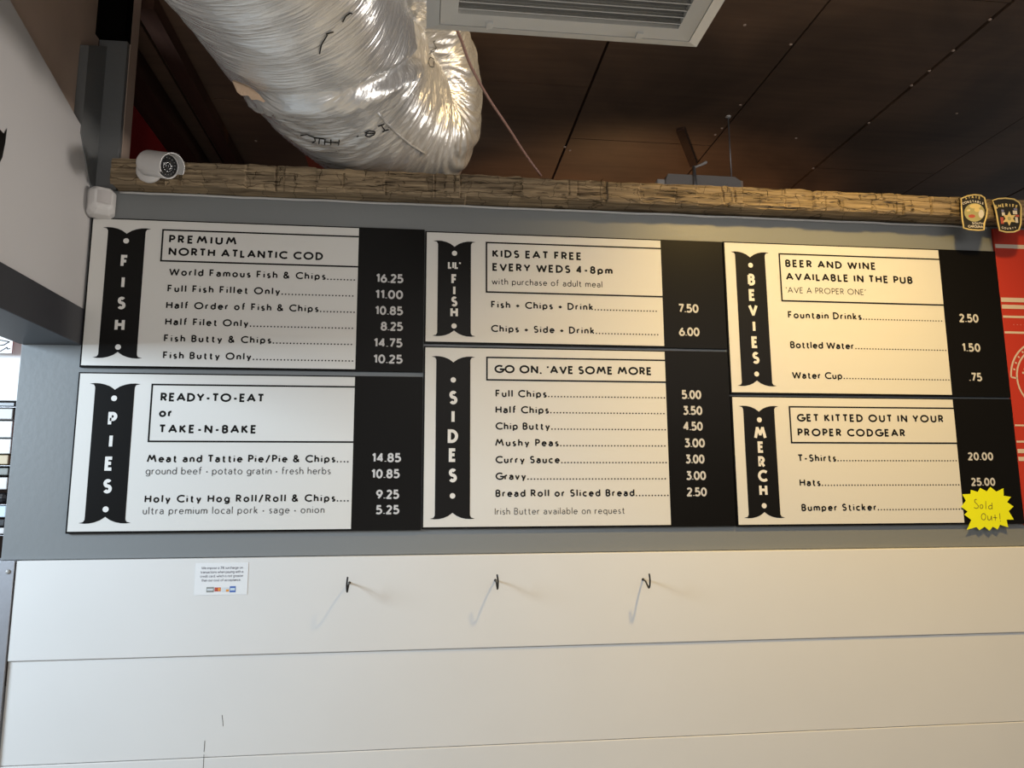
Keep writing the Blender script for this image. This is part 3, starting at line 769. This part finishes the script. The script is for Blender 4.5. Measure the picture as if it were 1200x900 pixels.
for a in (5, 178):
    put_quads(bm, stroke_quads([(ex+ri*math.cos(rad(a)), ez+ri*math.sin(rad(a))-.004), (ex+(ro+.002)*math.cos(rad(a)), ez+(ro+.002)*math.sin(rad(a)))], .003), 0, 0, YR)
for k in range(14):
    a = 14+k*11.6; c, s_ = math.cos(rad(a)), math.sin(rad(a))
    put_quads(bm, stroke_quads([(ex+(ri+.008)*c, ez+(ri+.008)*s_), (ex+(ro-.006)*c, ez+(ro-.006)*s_)], .0030), 0, 0, YR)
for (dx, dz) in ((-.085, .035), (-.093, .022), (-.078, .022), (-.086, .010)):
    flat_poly(bm, [(ex+dx+.0045*math.cos(k*PI/4), ez+dz+.0045*math.sin(k*PI/4)) for k in range(8)], YR)
bm = nbox((3.3025, -0.010, 1.505), (4.2, -0.0005, 2.640), 0.001); merge(bm, t2, 1)
obj('panel', bm, [M['red'], M['peach']], t)

# ------------------------------------------------------------------ payment notice
t = thing('card_notice', (0.48, -0.026, 1.313), 'small white surcharge notice with card marks taped to the top white board', 'notice')
YN = -0.0272; a, b = at(229.5, 660, YN), at(289.5, 696.5, YN)
bm = nbox((a.x, YN, b.z), (b.x, -0.0262, a.z))
for s, x0, x1, y in (('We impose a 3% surcharge on', 236, 284.5, 667), ('transactions when paying with a', 235, 285, 671.8), ('credit card, which is not greater', 234.5, 285, 676.6), ('than our cost of acceptance.', 236, 282, 681.4)):
    line_text(bm, s, (x0, y), (x1, y-.3), 3.1, .11, YN-.0004, 1)
obj('paper', bm, [M['paper'], new_mat('notice_ink', (0.10, 0.10, 0.14), .6)], t)
def logo(name, x0, x1, y0, y1, mat, extra):
    bm = bmesh.new(); p, q = at(x0, y0, YN-.0004), at(x1, y1, YN-.0004)
    flat_rect(bm, p.x, q.x, q.z, p.z, YN-.0004); mats = [mat]
    w, h = q.x-p.x, p.z-q.z
    for (u, v, r, m2, sh) in extra:
        cx, cz = p.x+u*w, q.z+v*h
        if m2 not in mats: mats.append(m2)
        if sh == 'o': pts = [(cx+r*h*math.cos(k*PI/8), cz+r*h*math.sin(k*PI/8)) for k in range(16)]
        else: pts = [(cx-sh*w/2, cz-r*h), (cx+sh*w/2, cz-r*h), (cx+sh*w/2, cz+r*h), (cx-sh*w/2, cz+r*h)]
        flat_poly(bm, pts, YN-.0008, mats.index(m2))
    o = obj('card_mark', bm, mats, t); o['label'] = name
logo('grey card mark', 242, 250.5, 688, 694, M['cardgrey'], [(.5, .5, .18, M['cardpale'], .8)])
logo('red and orange card mark', 251.5, 258.5, 688.5, 693, M['cardred'], [(.75, .5, .42, M['cardorange'], 'o'), (.27, .5, .42, M['thread_red'], 'o')])
logo('pale card mark with an orange corner', 260, 268, 688.5, 693.5, M['cardpale'], [(.80, .3, .25, M['cardorange'], .4)])
logo('blue card mark', 269.3, 276, 687, 694, M['cardblue'], [(.5, .5, .2, M['bluewhite'], .8)])

# ------------------------------------------------------------------ three wall hooks
def hook(px, py, label, pts):
    o = at(px, py, -0.026)
    t = thing('wall_hook', o, label, 'hook', 'black hooks on the white board')
    bm = bmesh.new(); tube(bm, spline([o+Vector(p) for p in pts], 7), 0.0028, 8); obj('hook_wire', bm, M['hook'], t, smooth=True)
    bm = bmesh.new(); lathe(bm, [(0, 0.0), (0.0045, 0.0), (0.0045, .002), (0.0025, .004), (0, .004)], o, (0, -1, 0), 14); obj('collar', bm, M['hook'], t, smooth=True)
J = lambda s, u: [(0, .0, 0), (0, -.028, -.003), (s*.3, -.048, -.014), (s*.6, -.062, -.021), (s, -.072, -.012), (s*1.1, -.076, .006), (s*1.1+u, -.076, .026)]
hook(409.5, 683, 'black screw hook nearest the surcharge notice, under the PIES board', J(-.001, .002))
hook(580.5, 680, 'middle black screw hook on the white board, under the SIDES ribbon', J(.001, -.003))
hook(753.5, 679, 'rightmost black screw hook, seen as a curl, under the SIDES prices', J(.001, -.002))

# ------------------------------------------------------------------ security camera on the beam
P0 = at(174, 199, -0.105); P0.y = -0.095
AX = Vector((.78, -.56, -.31)).normalized()
t = thing('security_camera', P0, 'white bullet security camera on the left end of the timber beam', 'security camera')
bm = bmesh.new(); lathe(bm, [(0, 0), (.040, 0), (.041, .006), (.036, .013), (.020, .020), (0, .022)], P0, (0.05, -1, -0.12), 36)
base = obj('mounting_base', bm, M['plastic'], t, smooth=False)
bm = bmesh.new(); q = P0+Vector((-.010, -.0135, -.022)); lathe(bm, [(0, 0), (.0045, 0), (.0045, .001), (0, .0015)], q, (0.05, -1, -.35), 12); obj('screw_hole', bm, M['blackplastic'], base)
CS = P0+Vector((.012, -.045, .006))
bm = bmesh.new(); tube(bm, [P0+Vector((0, -.012, 0)), P0+Vector((.002, -.03, .002)), CS+AX*.01], [.017, .016, .018], 16); obj('swivel_arm', bm, M['plastic'], t, smooth=True)
R = .0395
bm = bmesh.new()
lathe(bm, [(0, -.022), (.022, -.021), (.034, -.015), (R, -.004), (R, .104), (R-.003, .106), (R-.003, .094), (0, .094)], CS, AX, 40)
body = obj('camera_body', bm, M['plastic'], t)
# sun hood: a partial shell reaching past the lens
u = AX.cross(Vector((0, 0, 1))).normalized(); v = u.cross(AX).normalized()
if v.z < 0: v = -v
bm = bmesh.new(); n = 30; rows = []
for i in range(n+1):
    a = rad(-42+ (215+42-20)*i/n); d = u*math.cos(a)+v*math.sin(a)
    rows.append([bm.verts.new(CS+d*r_+AX*t_) for r_, t_ in ((R+.0035, .005), (R+.0035, .128), (R+.0015, .128), (R+.0015, .005))])
for A, B in zip(rows, rows[1:]):
    for k in range(4): bm.faces.new([A[k], A[(k+1) % 4], B[(k+1) % 4], B[k]])
bm.faces.new(rows[0]); bm.faces.new(rows[-1][::-1]); bmesh.ops.recalc_face_normals(bm, faces=bm.faces[:])
obj('sun_hood', bm, M['plastic'], t, smooth=False)
bm = bmesh.new(); lathe(bm, [(0, .100), (.0355, .100), (.0362, .094)], CS, AX, 36); fbm = bm
bm = bmesh.new(); lathe(bm, [(.018, .100), (.018, .104), (.015, .105), (.0145, .102), (.008, .1025), (.007, .105), (0, .1065)], CS, AX, 28); lbm = bm
bm = bmesh.new()
for k in range(16):
    a = 2*PI*k/16; c = CS+AX*.1005+(u*math.cos(a)+v*math.sin(a))*.0265
    lathe(bm, [(0, .0012), (.0014, .0006), (.0016, 0)], c, AX, 8)
merge(fbm, bm, 1)
face = obj('front_face', fbm, [M['blackplastic'], M['led']], t); obj('lens', lbm, M['lens'], face)
bm = bmesh.new()   # little dark printed mark on the shell
lg = CS+v*(R+.0042)
side = (u*-.45+v*.85).normalized(); tang = AX
for k, (s0, s1) in enumerate(((.018, .025), (.027, .036))):
    c = CS+side*(R+.0042); w = side.cross(AX).normalized()*.003
    f = bm.faces.new([bm.verts.new(c+AX*s0-w), bm.verts.new(c+AX*s1-w), bm.verts.new(c+AX*s1+w), bm.verts.new(c+AX*s0+w)])
obj('printed_mark', bm, M['blackplastic'], body)

# ------------------------------------------------------------------ motion sensor in the corner
c = at(112, 235, -0.05)
t = thing('motion_sensor', Vector((c.x, 0, c.z-.05)), 'white domed motion sensor in the corner above the FISH board', 'motion sensor')
bm = bmesh.new()
def oct_ring(w, h, y, cut, dz=0):
    x, z = c.x, c.z+dz
    return [(x-w+cut, y, z-h), (x+w-cut, y, z-h), (x+w, y, z-h+cut), (x+w, y, z+h-cut), (x+w-cut, y, z+h), (x-w+cut, y, z+h), (x-w, y, z+h-cut), (x-w, y, z-h+cut)]
rings = [oct_ring(.040, .050, 0.0, .012), oct_ring(.043, .050, -.018, .012), oct_ring(.040, .047, -.040, .016, .001), oct_ring(.030, .036, -.056, .012, .006), oct_ring(.024, .030, -.060, .010, .007)]
QR = Matrix.Rotation(rad(30), 4, 'Z'); QC = Vector((c.x, -.012, 0))
turn = lambda p: QR @ (Vector(p)-Vector((c.x, 0, 0))) + QC
vs = [[bm.verts.new(turn(p)) for p in r_] for r_ in rings]
for A, B in zip(vs, vs[1:]):
    for k in range(8): bm.faces.new([A[k], A[(k+1) % 8], B[(k+1) % 8], B[k]])
bm.faces.new(vs[0]); bm.faces.new(vs[-1]); bmesh.ops.recalc_face_normals(bm, faces=bm.faces[:])
bmesh.ops.bevel(bm, geom=bm.edges[:], offset=.002, segments=2, affect='EDGES')
obj('housing', bm, M['plastic'], t)
bm = bmesh.new(); x, z = c.x+.002, c.z+.006
n = 8; rr = []
for i in range(n+1):
    a = -1+2*i/n; rr.append([bm.verts.new(turn((x+a*.021, -.0605-.005*(1-a*a), z-.020))), bm.verts.new(turn((x+a*.021, -.0605-.005*(1-a*a), z+.024)))])
for A, B in zip(rr, rr[1:]):
    f = bm.faces.new([A[0], B[0], B[1], A[1]]); f.smooth = True
obj('lens_window', bm, M['plastic2'], t)

# ------------------------------------------------------------------ shoulder patches on the beam
YP = -0.102
def patch(label, outline, draw):
    P = [at(x, y, YP) for x, y in outline]
    cx = sum(p.x for p in P)/len(P); zb = min(p.z for p in P)
    t = thing('shoulder_patch', (cx, YP, zb), label, 'patch', 'police patches on the beam')
    def smooth_loop(pts, n=5):
        out = []; m = len(pts)
        for i in range(m):
            a, b, c_, d = (Vector(pts[(i+k-1) % m]) for k in range(4))
            for k in range(n):
                s = k/n; out.append(tuple(0.5*((2*b)+(c_-a)*s+(2*a-5*b+4*c_-d)*s*s+(3*b-a-3*c_+d)*s**3)))
        return out
    poly = [(p.x, p.z) for p in P]
    cl = bmesh.new(); prism(cl, poly, 'y', YP, YP+.003)
    bm = bmesh.new()
    tube(bm, [Vector((p[0], YP-.0004, p[1])) for p in poly], .0030, 8, closed=True); obj('stitched_border', bm, M['gold'], t, smooth=True)
    draw(t, cl)
    obj('cloth', cl, [M['patchblack'], M['gold'], M['thread_white'], M['thread_red'], M['thread_blue'], M['thread_green']], t)
def arc_text(bm, s, cx, cy, r, a0, a1, cappx, wt, y, mi=0):
    """letters set on an arc given in photo pixels (angles in degrees, clockwise from left to right)"""
    n = len(s)
    for i, ch in enumerate(s):
        if ch == ' ': continue
        a = rad(a0+(a1-a0)*(i+.5)/n)
        px, py = cx+r*math.cos(a), cy-r*math.sin(a); p = at(px, py, y)
        cap = cappx*.00325
        w, st = G[ch]
        Q, tw = text_quads(ch, cap, wt, 0, .9)
        k = (a-PI/2) if r > 0 else 0
        cs, sn = math.cos(k*.6), math.sin(k*.6)
        for q in Q:
            pts = [((vx-tw/2)*cs-vz*sn+p.x, (vx-tw/2)*sn+vz*cs+p.z) for vx, vz in q[:4]]
            flat_poly(bm, pts, y-q[4]*.00016, mi)
c7 = lambda x, y: (1100+x/9, 210+y/9)
def draw1(t, bm):
    y = YP-.0009
    arc_text(bm, 'STATE', 1140.5, 262, 29.5, 110, 72, 3.2, .22, y, 1)
    arc_text(bm, 'CONSTABLE', 1140.5, 266, 28.5, 116, 64, 3.0, .22, y, 2)
    line_text(bm, 'SOUTH', c7(355, 480), c7(472, 478), 2.8, .2, y, 2); line_text(bm, 'CAROLINA', c7(312, 512), c7(470, 512), 2.8, .2, y, 2)
    def ell(cx, cy, rx, ry, n=20): return [(lambda p: (p.x, p.z))(at(*c7(cx+rx*math.cos(2*PI*k/n), cy+ry*math.sin(2*PI*k/n)), y)) for k in range(n)]
    sb = bmesh.new(); flat_poly(sb, ell(378, 350, 108, 98), y)
    y -= .0005
    for cx, cy, rx, ry, m, dy in ((385, 285, 60, 25, 1, 0), (405, 325, 30, 22, 1, .0001), (312, 330, 18, 12, 1, 0), (350, 390, 36, 18, 3, .0002), (448, 365, 28, 44, 2, .0001), (322, 325, 10, 8, 2, .0004)):
        flat_poly(sb, ell(cx, cy, rx, ry), y-dy, m)
    obj('round_seal', sb, [M['thread_green'], M['gold'], M['thread_white'], M['thread_red']], t)
def draw2(t, bm):
    y = YP-.0009
    arc_text(bm, 'SHERIFF', 1180, 279, 36.5, 112, 69, 4.3, .26, y, 1)
    arc_text(bm, 'COUNTY', 1182.5, 240, -29, 72, 108, 2.6, .2, y, 2)
    for (x0, y0, x1, y1, m) in ((665, 350, 700, 385, 2), (780, 330, 830, 370, 2), (805, 400, 840, 460, 2), (650, 400, 690, 470, 3), (810, 375, 850, 398, 3), (660, 320, 690, 348, 4), (790, 305, 830, 328, 4)):
        A, B = at(*c7(x0, y0), y), at(*c7(x1, y1), y); flat_rect(bm, A.x, B.x, B.z, A.z, y, m)
    C0 = c7(745, 415); pts = []; sb = bmesh.new(); y -= .0004
    for k in range(12):
        r_ = 78/9 if k % 2 == 0 else 40/9
        a = PI/2+k*PI/6; p = at(C0[0]+r_*math.cos(a), C0[1]-r_*math.sin(a), y); pts.append((p.x, p.z))
    flat_poly(sb, pts, y)
    p = at(*C0, y-.0004); flat_poly(sb, [(p.x+.0075*math.cos(k*PI/6), p.z+.0075*math.sin(k*PI/6)) for k in range(12)], y-.0004, 1)
    obj('gold_star', sb, [M['gold'], M['thread_green']], t)
patch('black shoulder patch with round seal, above the BEVIES board corner', [c7(*p) for p in ((235, 205), (300, 178), (375, 165), (440, 172), (480, 195), (495, 260), (510, 330), (500, 400), (482, 460), (475, 535), (420, 540), (320, 532), (262, 515), (248, 420), (240, 310))], draw1)
patch('black shoulder patch lettered SHERIFF with gold star, at the right frame edge', [c7(*p) for p in ((565, 225), (620, 208), (700, 202), (790, 212), (845, 245), (868, 290), (866, 380), (865, 470), (845, 535), (790, 558), (710, 560), (640, 540), (622, 450), (605, 350), (590, 285))], draw2)

# ------------------------------------------------------------------ foil insulated duct
DP = [(0.36, -2.3, 3.12), (0.53, -1.5, 3.09), (0.675, -0.8, 3.06), (0.79, -0.25, 3.05), (0.915, 0.08, 3.05), (1.055, 0.25, 3.09), (1.105, 0.22, 3.24), (1.055, 0.05, 3.37), (1.08, -0.25, 3.38), (1.22, -0.6, 3.27), (1.32, -0.93, 3.15)]
DR = [.30, .30, .30, .295, .285, .262, .225, .195, .18, .17, .16]
def duct():
    bm = bmesh.new(); uvl = bm.loops.layers.uv.new('tube')
    C = spline(DP, 40); RR = [p.x for p in spline([(r_, 0, 0) for r_ in DR], 40)]
    n = 168; rows = []; S = 0; prev = None; upv = Vector((0, 0, 1)); Ls = []
    Nn = len(C)
    for i, p in enumerate(C):
        tg = (C[min(i+1, Nn-1)]-C[max(i-1, 0)]).normalized()
        if prev is not None: S += (p-prev).length
        prev = p
        if i == 0: u_ = tg.cross(Vector((0, 0, 1))).normalized()
        else: u_ = (u_-tg*u_.dot(tg)).normalized()
        v_ = tg.cross(u_)
        row = []
        
        for k in range(n):
            a = 2*PI*k/n; d = u_*math.cos(a)+v_*math.sin(a); q = p+d*RR[i]
            sj = S-(2.15-.28*max(0.0, -d.z))        # the joint where the second sleeve starts
            w = noise.noise(Vector((S*22, math.cos(a)*1.6, math.sin(a)*1.6)))*.0045
            w += noise.noise(Vector((S*55+2*math.sin(a*2), math.cos(a)*2.6+7, math.sin(a)*2.6)))*.0028
            w += noise.noise(q*3.1)*.014+noise.noise(q*8)*.005
            bend = min(1, max(0, (S-1.75)/.35))
            rdg = noise.noise(Vector((S*30+1.5*math.sin(a*3), a*1.2 if a < PI else (2*PI-a)*1.2, 4)))
            w += bend*(abs(rdg)-.25)*.020
            w -= .024*math.exp(-(sj/.028)**2)
            w += .012*math.exp(-((sj-.07)/.04)**2)+math.exp(-((sj-.06)/.09)**2)*.012*(abs(noise.noise(Vector((sj*42, a*.9, 11))))-.2)
            row.append(bm.verts.new(q+d*w))
        rows.append(row); Ls.append(S)
    for i in range(Nn-1):
        for k in range(n):
            k2 = (k+1) % n
            f = bm.faces.new([rows[i][k], rows[i][k2], rows[i+1][k2], rows[i+1][k]]); f.smooth = True
            for lp, (s_, kk) in zip(f.loops, ((Ls[i], k), (Ls[i], k+1), (Ls[i+1], k+1), (Ls[i+1], k))): lp[uvl].uv = (s_, kk/n)
    bm.faces.new(rows[0]); bm.faces.new(rows[-1][::-1])
    bmesh.ops.recalc_face_normals(bm, faces=bm.faces[:])
    return bm
DB = duct()
DB.normal_update(); bvh = BVHTree.FromBMesh(DB)
dt = thing('insulated_duct', (0.9, -0.3, 2.75), 'silver foil wrapped air duct bending over the timber beam', 'air duct')
def on_duct(px, py, off=.003):
    hit = bvh.ray_cast(CAM, pray(px, py))
    return hit[0]+hit[1]*off if hit[0] is not None and hit[0].y > -2.0 else None
def duct_strokes(name, strokes, mat, w):
    bm = bmesh.new()
    for st in strokes:
        fine = []
        for (a, b) in zip(st, st[1:]):
            for k in range(4): fine.append((a[0]+(b[0]-a[0])*k/4, a[1]+(b[1]-a[1])*k/4))
        fine.append(st[-1])
        P = [on_duct(*p) for p in fine]
        if any(p is None for p in P): continue
        tube(bm, P, w, 6)
    merge(DB, bm, mat)
e5 = lambda x, y: (280+x/4, 100+y/4)
duct_strokes('printed_lettering', [
    [e5(290, 232), e5(320, 228), e5(352, 240), e5(360, 258), e5(345, 268)], [e5(355, 242), e5(400, 248)], [e5(378, 246), e5(376, 272)],
    [e5(405, 250), e5(402, 274)], [e5(432, 252), e5(430, 276)], [e5(470, 254), e5(466, 278)], [e5(405, 264), e5(430, 266)], [e5(432, 264), e5(468, 266)],
    [e5(552, 238), e5(560, 234)], [e5(590, 222), e5(612, 212), e5(636, 214), e5(634, 230), e5(610, 240), e5(592, 234), e5(600, 224), e5(634, 222)],
    [e5(650, 190), e5(680, 180)], [e5(666, 185), e5(684, 212)], [e5(672, 216), e5(700, 206)]], 1, .0018)
f4 = lambda x, y: (380+x/6, y/6)
duct_strokes('outline_lettering', [
    [f4(735, 385), f4(752, 365), f4(775, 360), f4(785, 330), f4(765, 290), f4(780, 285)], [f4(730, 440), f4(742, 405), f4(770, 420), f4(768, 475), f4(740, 470), f4(730, 440)], [f4(748, 360), f4(790, 330)]], 1, .0011)
duct_strokes('tape_edge', [[e5(655, 130), e5(680, 165), e5(740, 225), e5(800, 275), e5(870, 320)]], 0, .004)
duct_strokes('puncture', [[f4(125, 150), f4(145, 110), f4(175, 88), f4(190, 92)], [f4(10, 235), f4(60, 220)], [(383, 40), (376, 52), (374, 62)]], 2, .0016)
obj('foil_sleeve', DB, [M['foil'], M['ink'], M['dark_gap']], dt)
# torn tuft of insulation hanging from the sleeve
bm = bmesh.new()
tuft = [(272, 95), (278, 108), (283, 112), (291, 112), (295, 117), (302, 117), (309, 120), (300, 110), (288, 101)]
TP = []
for (x, y) in tuft:
    p = on_duct(min(max(x, 0), 600)+14, y-9, .004); TP.append(p if p else at(x, y, -.4))
dist = sum((p-CAM).length for p in TP)/len(TP)
F_ = [bm.verts.new(CAM+pray(x, y)*dist) for x, y in tuft]; B_ = [bm.verts.new(CAM+pray(x, y)*(dist+.012)+Vector((.004, 0, .004))) for x, y in tuft]
bm.faces.new(F_); bm.faces.new(B_[::-1])
for i in range(len(F_)): bm.faces.new([F_[i], B_[i], B_[(i+1) % len(F_)], F_[(i+1) % len(F_)]])
bmesh.ops.recalc_face_normals(bm, faces=bm.faces[:])
obj('torn_insulation', bm, M['fibre'], dt)

# ------------------------------------------------------------------ return air grille
GX0, GX1, GY1, GZ = 1.106, 1.768, -0.922, 2.70
GY0 = GY1-0.664
t = thing('ceiling_grille', ((GX0+GX1)/2, (GY0+GY1)/2, GZ), 'cream white louvred ceiling air grille beside the foil duct', 'air grille')
def frame(bm, x0, x1, y0, y1, w, z0, z1, w1=None, zi=None):
    """mitred frame ring; outer width w, inner edge may sit at another height"""
    zi = z0 if zi is None else zi
    o = [(x0, y0), (x1, y0), (x1, y1), (x0, y1)]; i_ = [(x0+w, y0+w), (x1-w, y0+w), (x1-w, y1-w), (x0+w, y1-w)]
    ob = [bm.verts.new((*p, z0)) for p in o]; ib = [bm.verts.new((*p, zi)) for p in i_]
    ot = [bm.verts.new((*p, z1)) for p in o]; it = [bm.verts.new((*p, z1)) for p in i_]
    for k in range(4):
        j = (k+1) % 4
        bm.faces.new([ob[k], ob[j], ib[j], ib[k]]); bm.faces.new([ot[k], it[k], it[j], ot[j]])
        bm.faces.new([ob[k], ot[k], ot[j], ob[j]]); bm.faces.new([ib[k], ib[j], it[j], it[k]])
    bmesh.ops.recalc_face_normals(bm, faces=bm.faces[:])
bm = bmesh.new(); frame(bm, GX0, GX1, GY0, GY1, .030, GZ+.008, GZ+.020, zi=GZ); fr = obj('outer_frame', bm, M['grille'], t)
bm = bmesh.new(); frame(bm, GX0+.0315, GX1-.0315, GY0+.0315, GY1-.0315, .040, GZ+.001, GZ+.018, zi=GZ+.003); inn = obj('inner_door', bm, M['grille'], t)
for fx in (.22, .76):
    x = GX0+.664*fx
    obj('latch', nbox((x-.008, GY1-.052, GZ-.003), (x+.008, GY1-.030, GZ+.005), .001), M['grille'], inn)
ny = 22; yy0, yy1 = GY0+.0715, GY1-.0715
for k in range(ny):
    y = yy1-(k+.5)*(yy1-yy0)/ny
    bm = bmesh.new(); prism(bm, [(y-.006, GZ+.004), (y-.0042, GZ+.003), (y+.0075, GZ+.017), (y+.0060, GZ+.018)], 'x', GX0+.0715, GX1-.0715)
    obj('louvre', bm, M['grille'], t)
bm = bmesh.new(); box(bm, (GX0+.072, yy0, GZ+.05), (GX1-.072, yy1, GZ+.055)); obj('filter_backing', bm, new_mat('filter_dark', (.014, .012, .010), .9, spec=.05), t)
bm = bmesh.new(); box(bm, (GX0+.010, GY0+.02, GZ+.021), (GX1-.02, GY1-.02, 3.30), .002); obj('plenum_box', bm, M['galv'], t)
for p in ((GX0+.05, GY0+.05), (GX1-.05, GY0+.05), (GX1-.05, GY1-.05)):
    bm = bmesh.new(); tube(bm, [(p[0], p[1], 3.30), (p[0], p[1], 3.50)], .005, 8); obj('hanger_rod', bm, M['galv'], t)

# ------------------------------------------------------------------ cable, rod, light housing behind the beam
bm = bmesh.new()
cp = [(528, 20, -.86), (540, 46, -.75), (552, 78, -.62), (572, 114, -.45), (594, 147, -.30), (616, 181, -.14), (634, 206, -.045)]
tube(bm, spline([at(x, y, d) for x, y, d in cp], 8), .0042, 8)
tag(obj('hanging_cable', bm, M['cord']), 'thin pinkish cable hanging from behind the grille to the beam', 'cable')

YL = 0.76
a, b = at(783, 203.5, YL), at(861, 205, YL); c0, c1 = at(777, 230, YL), at(868, 230, YL)
zb = 3.02
t = thing('hanging_light', ((a.x+b.x)/2, YL+.08, zb), 'grey metal light housing hanging behind the beam on the right', 'light fixture')
bm = bmesh.new(); prism(bm, [(a.x-.012, zb), (b.x+.03, zb), (b.x+.03, a.z-.02), (b.x, a.z), (a.x, a.z), (a.x-.012, a.z-.03)], 'y', YL, YL+.16); obj('housing', bm, M['zinc'], t)
p = at(774, 212, YL); obj('end_cap', nbox((p.x-.012, YL+.01, zb), (a.x-.013, YL+.15, p.z+.015), .003), M['plastic'], t)
p = at(871, 212, YL); obj('end_cap', nbox((b.x+.031, YL+.01, zb), (p.x+.004, YL+.15, p.z+.006), .003), M['tan'], t)
bm = bmesh.new(); p, q = at(813, 195, YL-.01), at(816, 235, YL-.01); tube(bm, [p, q], .009, 4)
r0 = at(826, 191, YL-.012); br = obj('bracket', bm, M['steel'], t)
bm = bmesh.new(); tube(bm, [at(814, 196, YL-.012), at(821, 193.5, YL-.012), at(827, 190.5, YL-.012), at(828.5, 190, YL-.012)], [.005, .006, .008, .004], 10); obj('wing_nut', bm, M['plastic'], br, smooth=True)
bm = bmesh.new(); p = at(857.5, 215, YL+.03); top = at(857.5, 139, YL+.03); tube(bm, [Vector((p.x, p.y, a.z-.01)), Vector((p.x, p.y, 3.50))], .0034, 8); obj('suspension_rod', bm, M['steel'], t)
bm = bmesh.new(); lathe(bm, [(0, 0), (.016, 0), (.012, -.008), (0, -.01)], (p.x, p.y, 3.5), (0, 0, 1), 12); obj('ceiling_anchor', bm, M['plastic'], t)
# dark batten lying under the ceiling
bm = bmesh.new(); P1, P2 = atZ(797, 151, 3.496), atZ(813, 193, 3.496); n_ = (P2-P1).cross(Vector((0, 0, 1))).normalized()*.021
prism(bm, [((P1+n_).x, (P1+n_).y), ((P2+n_).x, (P2+n_).y), ((P2-n_).x, (P2-n_).y), ((P1-n_).x, (P1-n_).y)], 'z', 3.484, 3.4965)
tag(obj('ceiling_batten', bm, M['joist']), 'short dark batten fixed under the brown ceiling boards', 'batten')

# flourish of another banner painted on the header face
bm = bmesh.new(); XH = -0.0045
fl = [(-.533, 2.597), (-.545, 2.575), (-.56, 2.577), (-.62, 2.58), (-.70, 2.55), (-.70, 2.30), (-.60, 2.44), (-.556, 2.478), (-.540, 2.51), (-.534, 2.555)]
f = bm.faces.new([bm.verts.new((XH, y, z)) for y, z in fl]); f.normal_update()
if f.normal.x < 0: f.normal_flip()
tag(obj('painted_banner', bm, M['ink']), 'black banner flourish on the white header at the left frame edge', 'sign')

# ------------------------------------------------------------------ things seen through the pass-through
YB = 0.8
def zpx(y): return at(8, y, YB).z
def back_box(name, label, cat, y0, y1, xr, mat, bev=.004, d=.25, slope=0, extra=None):
    z1, z0 = zpx(y0), zpx(y1); xx = at(xr, (y0+y1)/2, YB).x
    bm = nbox((xx-.42, YB, z0+.0015), (xx, YB+d, z1-.0015), bev)
    for v_ in bm.verts: v_.co.z += slope*(v_.co.x-xx)
    return tag(obj(name, bm, mat), label, cat)
# rack carrying them
t = thing('shelf_rack', (-.75, YB+.12, 0), 'dark shelf rack seen through the gap left of the grey wall', 'rack')
for z in (zpx(477), zpx(545.5), zpx(591), zpx(627)):
    obj('shelf', nbox((-1.25, YB-.01, z-.003), (-.56, YB+.30, z), .001), M['steel'], t)
for x in (-1.24, -.575):
    obj('upright', nbox((x-.012, YB+.285, 0), (x+.012, YB+.305, 2.0)), M['steel'], t)
back_box('hood_panel', 'large white hood panel at the top of the left gap', 'hood', 398, 470, 30, M['paleboard'], d=.3)
back_box('dark_rail', 'black rail under the white hood in the left gap', 'rail', 470.5, 477, 17.5, M['blackplastic'])
back_box('oven_front', 'grey metal oven front under the black rail in the left gap', 'oven', 478, 492, 15, M['galv'])
back_box('white_tub', 'white lidded tub on the shelf rack in the left gap', 'tub', 493, 513, 14, M['paleboard'])
back_box('tray_stack', 'stack of white trays under the lidded tub', 'trays', 514, 532, 12.5, M['paleboard'])
back_box('wooden_board', 'tan wooden board below the white trays', 'board', 533, 544.5, 9.5, M['tanboard'])
back_box('grey_box', 'dark grey box below the tan board', 'box', 548, 557, 9.5, M['cardgrey'])
back_box('pale_bin', 'pale grey bin above the black pan', 'bin', 559, 574, 8.5, M['plastic'])
back_box('black_pan', 'black round-topped pan in the left gap', 'pan', 577, 590, 8, M['blackplastic'], bev=.02)
back_box('blue_white_carton', 'bluish white carton under the black pan', 'carton', 592, 606.5, 7, M['bluewhite'])
back_box('black_box', 'small black box at the bottom of the left gap', 'box', 608, 617, 5.5, M['blackplastic'])
back_box('white_cup', 'white cup at the lowest shelf of the left gap', 'cup', 618, 626, 5, M['plastic'])
# hanging white banner with a curved stroke
t = thing('hanging_banner', (-.82, YB-.06, 2.26), 'white banner with black curved line hung in the left gap', 'banner')
p, q = at(-40, 380, YB-.06), at(20, 414, YB-.06)
obj('banner_sheet', nbox((p.x, YB-.06, q.z), (at(15, 400, YB-.06).x, YB-.054, p.z)), M['paper'], t)
bm = bmesh.new()
for st, w in (([(-14, 392), (0, 398.5), (11, 400.5), (5, 404), (-4, 405.5), (-14, 406)], .0022), ([(0, 412), (3, 410), (5, 409), (8, 407), (9, 409), (12, 408.5)], .0020)):
    P = [at(x, y, YB-.0606) for x, y in st]; put_quads(bm, stroke_quads([(v_.x, v_.z) for v_ in P], w), 0, 0, YB-.0606)
obj('painted_line', bm, M['ink'], t)

# hairline crack in the lower boards
bm = bmesh.new()
P = [at(x, y, -.0204) for x, y in ((240, 868), (239.6, 876), (239, 881))]
put_quads(bm, stroke_quads([(v_.x, v_.z) for v_ in P], .0008), 0, 0, -.0204)
P = [at(x, y, -.0204) for x, y in ((260.2, 838), (261, 845), (261.4, 851))]
put_quads(bm, stroke_quads([(v_.x, v_.z) for v_ in P], .0007), 0, 0, -.0204)
P = [at(x, y, -.0239) for x, y in ((239, 884), (238.6, 893), (238, 903))]
put_quads(bm, stroke_quads([(v_.x, v_.z) for v_ in P], .0007), 0, 0, -.0239)
struct('trim_14', bm, M['dark_gap'])
